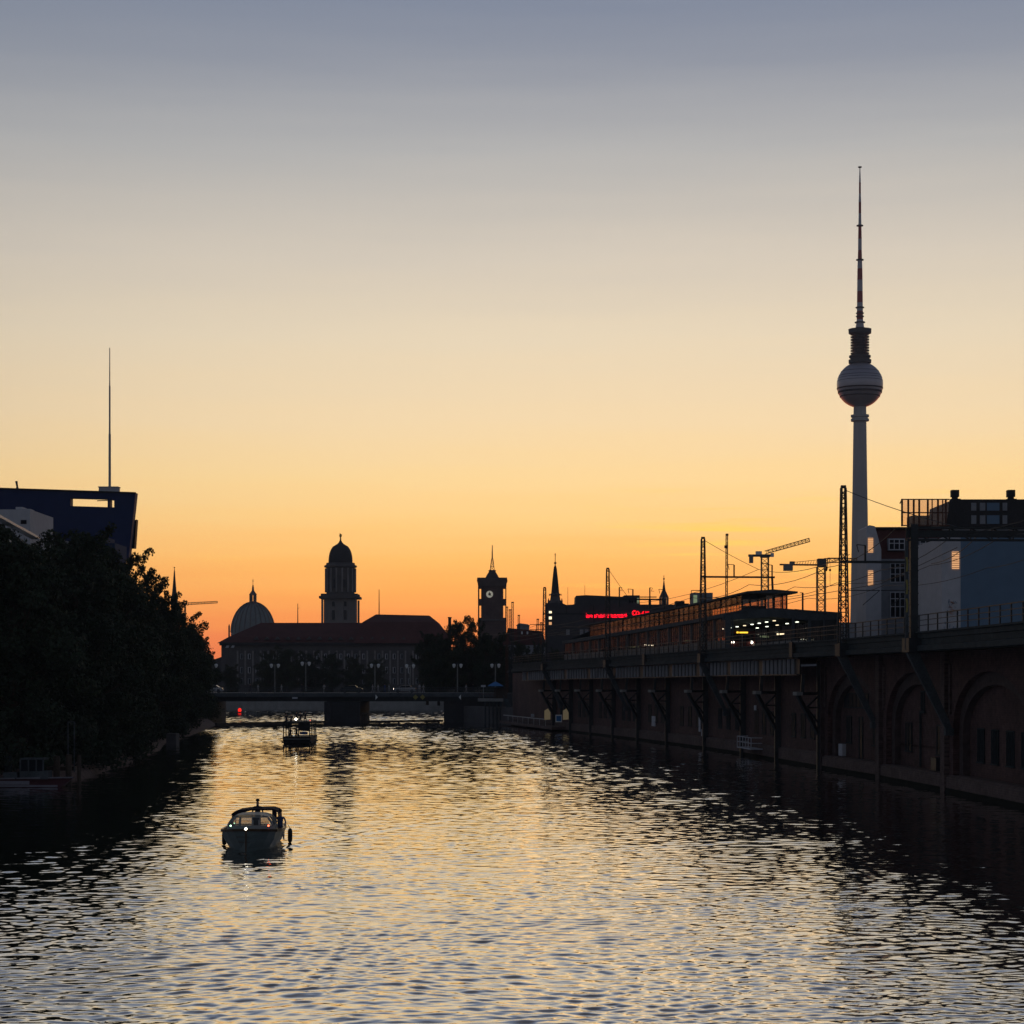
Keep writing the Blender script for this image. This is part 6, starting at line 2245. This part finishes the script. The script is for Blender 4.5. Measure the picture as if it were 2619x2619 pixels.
for xo, yo, zo, lab in ((-0.85, 0.8, 0.92, "person standing at the open left of the lower deck"), (-0.1, 1.0, 0.75, "person on the lower deck beside the dark panel")):
    person('stand' if xo < -0.5 else 'sit', (bx + xo, by + yo, zo if xo > -0.5 else 0.35), 0.2, lab, CLOTH, "people on the lower deck of the two decked boat")

# --- moored launch at left with jetty posts
D = 153.0
PALEB = mat("dark_white_paint", (0.16, 0.15, 0.17), 0.7, 0.2, 1.0)  # white and red of the launch toned down to dark
ml = thing("moored_launch", "low red and white launch moored in the shade at the left bank", "boat", (-37.5, D, 0))
x0, x1 = -41.5, PX(185, D)
p = MB()
p.add([(x0, D, -0.3), (x1 - 1.4, D, -0.3), (x1, D + 0.9, 0.75), (x0, D - 0.1, 0.62), (x0, D + 2.4, -0.3), (x1 - 1.4, D + 2.4, -0.3), (x0, D + 2.6, 0.62)],
      [(0, 1, 2, 3), (4, 6, 2, 5), (0, 3, 6, 4), (3, 2, 6), (1, 5, 2)])
p.build("hull", mat("dark_red_hull", (0.05, 0.012, 0.014), 0.6, 0.2, 1.0), ml)
p = MB().bar((x0, D - 0.13, 0.62), (x1 - 0.1, D + 0.8, 0.72), 0.08, 0.1)
p.bar((x0, D - 0.1, 0.12), (x1 - 1.1, D - 0.05, 0.12), 0.06, 0.14)
p.build("rubbing_strake", PALEB, ml)
MB().box(x0, PX(76, D), D - 0.17, D - 0.1, 0.22, 0.50).build("name_board", PALEB, ml)
p = MB().box(PX(46, D), PX(108, D), D + 0.5, D + 2.1, 2.05, 2.16)
for px in (47, 68, 88, 106):
    p.bar((PX(px, D), D + 0.6, 0.6), (PX(px, D), D + 0.6, 2.05), 0.10)
p.build("cabin_frame", STEELM, ml)
MB().box(PX(48, D), PX(106, D), D + 0.62, D + 0.65, 1.2, 2.05).build("cabin_windows", GLASSD, ml)
MB().box(PX(5, D), PX(40, D), D + 0.3, D + 1.4, 0.62, 1.1).box(PX(47, D), PX(118, D), D + 0.5, D + 2.0, 0.6, 1.2).build("seats", STEELM, ml)
for k, (px, yt, w, lab) in enumerate(((4, 1936, 0.30, "leftmost mooring pile beside the launch"), (130, 1936, 0.26, "mooring pile right of the launch cabin"), (161, 1932, 0.24, "thick mooring pile at the launch bow"), (188, 1933, 0.16, "rightmost thin mooring pile past the launch bow"))):
    y = D + 1.2
    tag(MB().cyl((PX(px, y), y + 2, -1), (PX(px, y), y + 2, PZ(yt, y)), w, w * 0.95, 10).build("mooring_pile", TIMBER if k else LEDGE), lab, "pile", "mooring piles by the launch")
y = D + 3.5
p = MB()
for px in (174, 190):
    p.bar((PX(px, y), y, 1.0), (PX(px, y), y, PZ(1846, y)), 0.07)
p.bar((PX(174, y), y, PZ(1846, y)), (PX(190, y), y, PZ(1846, y)), 0.07)
tag(p.build("mooring_hoop", STEELM), "slender upright steel frame above the mooring piles", "frame")
tag(MB().box(PX(118, y), PX(190, y), y + 0.2, y + 0.9, 1.1, 1.4).build("pile_beam", TIMBER), "horizontal timber beam linking the mooring piles", "beam")
# pale retaining block on the left bank
D = 250
tag(MB().box(Xb(D) + 0.1, Xb(D) + 1.3, D, D + 2.5, -0.5, 1.5).build("bank_block", STONED), "pale concrete block jutting from the left bank", "concrete block")


# ================================================================ TREES
def leaf_cloud(name, clumps, n, size, m_, seed, up=0.4):
    """leaves as small folded faces spread through many uneven clumps"""
    r = np.random.default_rng(seed)
    w = np.array([c[3] ** 2 for c in clumps])
    w = w / w.sum()
    ci = r.choice(len(clumps), n, p=w)
    C = np.array([c[:3] for c in clumps])[ci]
    rad = np.array([c[3] for c in clumps])[ci]
    v = r.normal(size=(n, 3))
    v /= np.linalg.norm(v, axis=1)[:, None]
    rr_ = rad * (r.uniform(0.35, 1.0, n) ** 0.45) * (1 + 0.18 * r.normal(size=n))
    P_ = C + v * rr_[:, None] * np.array([1, 1, 0.8])
    nrm = v + r.normal(size=(n, 3)) * 0.8
    nrm /= np.linalg.norm(nrm, axis=1)[:, None]
    t = np.cross(nrm, r.normal(size=(n, 3)))
    t /= np.linalg.norm(t, axis=1)[:, None]
    b = np.cross(nrm, t)
    s = size * r.uniform(0.6, 1.4, n)[:, None]
    q = np.stack([P_ - t * s, P_ - b * s * 0.55, P_ + t * s, P_ + b * s * 0.55], 1).reshape(-1, 3)
    me = bpy.data.meshes.new(name)
    me.vertices.add(len(q))
    me.vertices.foreach_set('co', q.astype(np.float32).ravel())
    idx = np.arange(4 * n, dtype=np.int32)
    me.loops.add(4 * n)
    me.loops.foreach_set('vertex_index', idx)
    me.polygons.add(n)
    me.polygons.foreach_set('loop_start', np.arange(0, 4 * n, 4, dtype=np.int32))
    me.polygons.foreach_set('loop_total', np.full(n, 4, dtype=np.int32))
    me.update()
    me.validate()
    me.materials.append(m_)
    return me


def tree_proto(h, rad, seed, n, m_, low=0.12, sprigs=12, size=0.19):
    """returns crown mesh + trunk MB in local coordinates"""
    r = random.Random(seed)
    tb = MB()
    tb.cyl((0, 0, -0.2), (0.1, 0.05, h * 0.35), 0.028 * h, 0.019 * h, 10)
    tb.cyl((0.1, 0.05, h * 0.35), (0.2, 0, h * 0.75), 0.019 * h, 0.008 * h, 8)
    clumps = []
    for k in range(34):
        a = r.uniform(0, 6.283)
        t = r.uniform(0, 1) ** 0.8
        z = h * (low + (0.93 - low) * t)
        prof = math.sin(math.pi * min(1, (0.16 + 0.84 * t)) ** 0.9) ** 0.6
        rr_ = rad * prof * r.uniform(0.35, 0.88)
        cr = rad * r.uniform(0.20, 0.36) * (1 - 0.35 * t)
        c_ = (rr_ * math.cos(a), rr_ * math.sin(a), z)
        clumps.append((*c_, cr))
        if k % 2 == 0:
            z0 = max(h * 0.18, z - h * 0.25)
            tb.cyl((0.1, 0.03, z0), c_, 0.007 * h, 0.002 * h, 5)
    for k in range(sprigs):      # loose shoots that stick out of the top and sides
        a = r.uniform(0, 6.283)
        z = h * r.uniform(0.5, 0.97)
        q = rad * r.uniform(0.55, 0.82) * (1.3 - z / h * 0.75)
        tb.cyl((q * 0.5 * math.cos(a), q * 0.5 * math.sin(a), z - 0.5), (q * 1.2 * math.cos(a), q * 1.2 * math.sin(a), z + 1.0), 0.05, 0.02, 4)
        for j in range(4):
            f_ = 0.85 + 0.13 * j
            clumps.append((q * math.cos(a) * f_ + r.uniform(-.3, .3), q * math.sin(a) * f_ + r.uniform(-.3, .3), z + 0.42 * j + r.uniform(-.2, .2), rad * 0.075))
    clumps.append((0, 0, h * 0.55, rad * 0.55))
    clumps.append((0, 0, h * 0.35, rad * 0.5))
    return leaf_cloud("crown", clumps, n, size, m_, seed), tb


PROTO = {}
for key, (h, rad, seed, n, m_, low) in {'a': (20, 7.5, 21, 26000, LEAF, 0.02), 'b': (20, 7.0, 22, 26000, LEAF2, 0.04), 'c': (20, 7.8, 23, 26000, LEAF, 0.0), 'd': (20, 6.5, 24, 23000, LEAF2, 0.1)}.items():
    cm, tb = tree_proto(h, rad, seed, n, m_, low)
    PROTO[key] = (cm, tb)
tmesh = {}


def tree(key, loc, rz, s, label, group):
    cm, tb = PROTO[key]
    t = thing("broadleaf_tree", label, "tree", loc, rz, group)
    t.scale = s if isinstance(s, tuple) else (s, s, s)
    if key not in tmesh:
        o = tb.build("trunk", BARK, t, world=False)
        tmesh[key] = o.data
    else:
        o = bpy.data.objects.new("trunk", tmesh[key])
        COL.objects.link(o)
        o.parent = t
    c = bpy.data.objects.new("crown", cm)
    COL.objects.link(c)
    c.parent = t


GL = "trees along the left bank"
# (distance, x offset inland, height, width factor)
LT = [(150, 9, 18.6, 1.0), (164, 4.5, 17.8, 1.0), (173, 7.5, 18.6, 1.0), (184, 3.6, 19.0, 0.95), (196, 4.5, 20.0, 0.95), (210, 4.2, 20.6, 0.82), (226, 4.4, 20.0, 0.78), (240, 4.0, 19.0, 0.76),
      (256, 2.6, 18.6, 0.82), (272, 2.3, 17.9, 0.84), (290, 2.0, 16.9, 0.88), (308, 2.4, 15.6, 0.88), (326, 2.2, 15.0, 0.9), (342, 2.6, 14.4, 0.9), (358, 4, 13.0, 0.85), (374, 6, 11.4, 0.8)]
rr = random.Random(9)
for i, (D, o, h, w) in enumerate(LT):
    tree('abcd'[(i * 3) % 4], (Xb(D) - o, D, 1.8), rr.uniform(0, 6.28), (w * h / 20 * 1.05, w * h / 20 * 1.05, h / 20),
         "dark leafy tree over the water, %s from the near end of the left bank" % ORD[i], GL)
for i, (D, o, h, w) in enumerate([(178, 16, 19.4, 1.0), (206, 13, 20.8, 0.9), (160, 20, 17.5, 1.0), (235, 12, 20.0, 0.9), (270, 12, 17.5, 0.9)]):
    tree('bdac'[i % 4], (Xb(D) - o, D, 3.0), rr.uniform(0, 6.28), (w * h / 20, w * h / 20, h / 20),
         "tree standing inland behind the left bank row, %s of five" % ORD[i], "trees inland behind the left bank row")

# bushes at the foot of the left bank
bmesh_ = leaf_cloud("bush", [(rr.uniform(-2.4, 2.4), rr.uniform(-2.4, 2.4), rr.uniform(0.5, 3.4), rr.uniform(0.8, 1.6)) for _ in range(14)], 4200, 0.17, LEAF2, 77)
for i, D in enumerate([157, 163, 169, 176, 184, 192, 201, 211, 222, 234, 247, 262, 280, 300, 322]):
    o = bpy.data.objects.new("bank_bush", bmesh_)
    COL.objects.link(o)
    o.location = (Xb(D) - 2.6, D, 0.6)
    o.rotation_euler = (0, 0, rr.uniform(0, 6))
    s = rr.uniform(0.8, 1.25)
    o.scale = (s, s, s * 1.1)
    tag(o, "low bush overhanging the water, %s from the near end of the left bank" % ORD[i], "bush", "bushes along the left bank")

GR = "trees by the quay right of the bridge"
RT = [(1093, 428, 15.2, 0.8, "dark tree at the left end of the quay tree group, beside the office building"), (1122, 418, 14.4, 0.75, "tree crown second from left in the quay group"),
      (1170, 420, 17.6, 0.8, "tree with a ragged top just left of the brick clock tower"), (1205, 424, 17.4, 0.75, "ragged topped tree directly before the left of the clock tower"),
      (1242, 412, 15.0, 0.75, "dark tree before the foot of the clock tower"), (1280, 416, 14.6, 0.75, "dark tree right of the clock tower foot"),
      (1330, 425, 13.2, 0.7, "lower dark tree under the roof cabin"), (1375, 420, 12.4, 0.7, "rightmost low tree before the dark block"), (1425, 405, 11.5, 0.7, "low tree partly hidden by the station end")]
for i, (px, D, h, w, lab) in enumerate(RT):
    tree('dbca'[i % 4], (PX(px, D), D, 3.0), rr.uniform(0, 6.28), (w * h / 20, w * h / 20, h / 20), lab, GR)
GF = "trees on the far bank before the long office building"
FT = [(690, 590, 13.0, "leftmost far bank tree between the second and third lamp"), (735, 588, 14.5, "far bank tree behind the third lamp left"), (790, 592, 13.5, "far bank tree right of the third lamp"),
      (850, 590, 13.0, "far bank tree above the dark car"), (905, 592, 11.5, "far bank tree left of the fourth lamp"), (960, 588, 11.0, "far bank tree behind the fourth lamp"), (590, 585, 9.5, "small far bank tree behind the boat side of the bridge")]
for i, (px, D, h, lab) in enumerate(FT):
    tree('acbd'[i % 4], (PX(px, D), D, 3.0), rr.uniform(0, 6.28), (h / 20 * 1.1, h / 20 * 1.1, h / 20), lab, GF)
# distant low skyline of roofs closes the horizon
p = MB()
rr2 = random.Random(31)
x_ = -900.0
i = 0
while x_ < 900:
    w = rr2.uniform(30, 70)
    hgt = rr2.uniform(12, 20)
    D = 1000 + rr2.uniform(0, 160)
    q_ = MB().box(x_, x_ + w * 0.94, D, D + 30, 3, 3 + hgt)
    q_.prism([(x_, 3 + hgt), (x_ + w * 0.94, 3 + hgt), (x_ + w * 0.8, 3 + hgt + 3), (x_ + w * 0.15, 3 + hgt + 3)], D + 1, D + 29)
    inview = abs(x_ + w / 2) < 0.27 * D
    if inview:
        px = int(CX + (x_ + w / 2) / D * F)
        tag(q_.build("distant_house", ROOFD), "far dark roofs low on the horizon, %s from the left" % (ORD[min(i, 15)] + " block"), "house", "far houses along the horizon")
        i += 1
    x_ += w

# ================================================================ AIR
HAZE = 0.00009
hm = bpy.data.materials.new("evening_air")
hm.use_nodes = True
t = hm.node_tree
t.nodes.clear()
o_ = t.nodes.new("ShaderNodeOutputMaterial")
pv = t.nodes.new("ShaderNodeVolumePrincipled")
pv.inputs['Color'].default_value = (0.9, 0.9, 0.95, 1)
pv.inputs['Density'].default_value = HAZE
pv.inputs['Anisotropy'].default_value = 0.0
t.links.new(pv.outputs[0], o_.inputs['Volume'])
hz_o = MB().box(-1000, 1000, -150, 1900, -3.3, 380).build("haze", hm)
tag(hz_o, "thin evening haze over the river and city", "haze", kind='stuff')
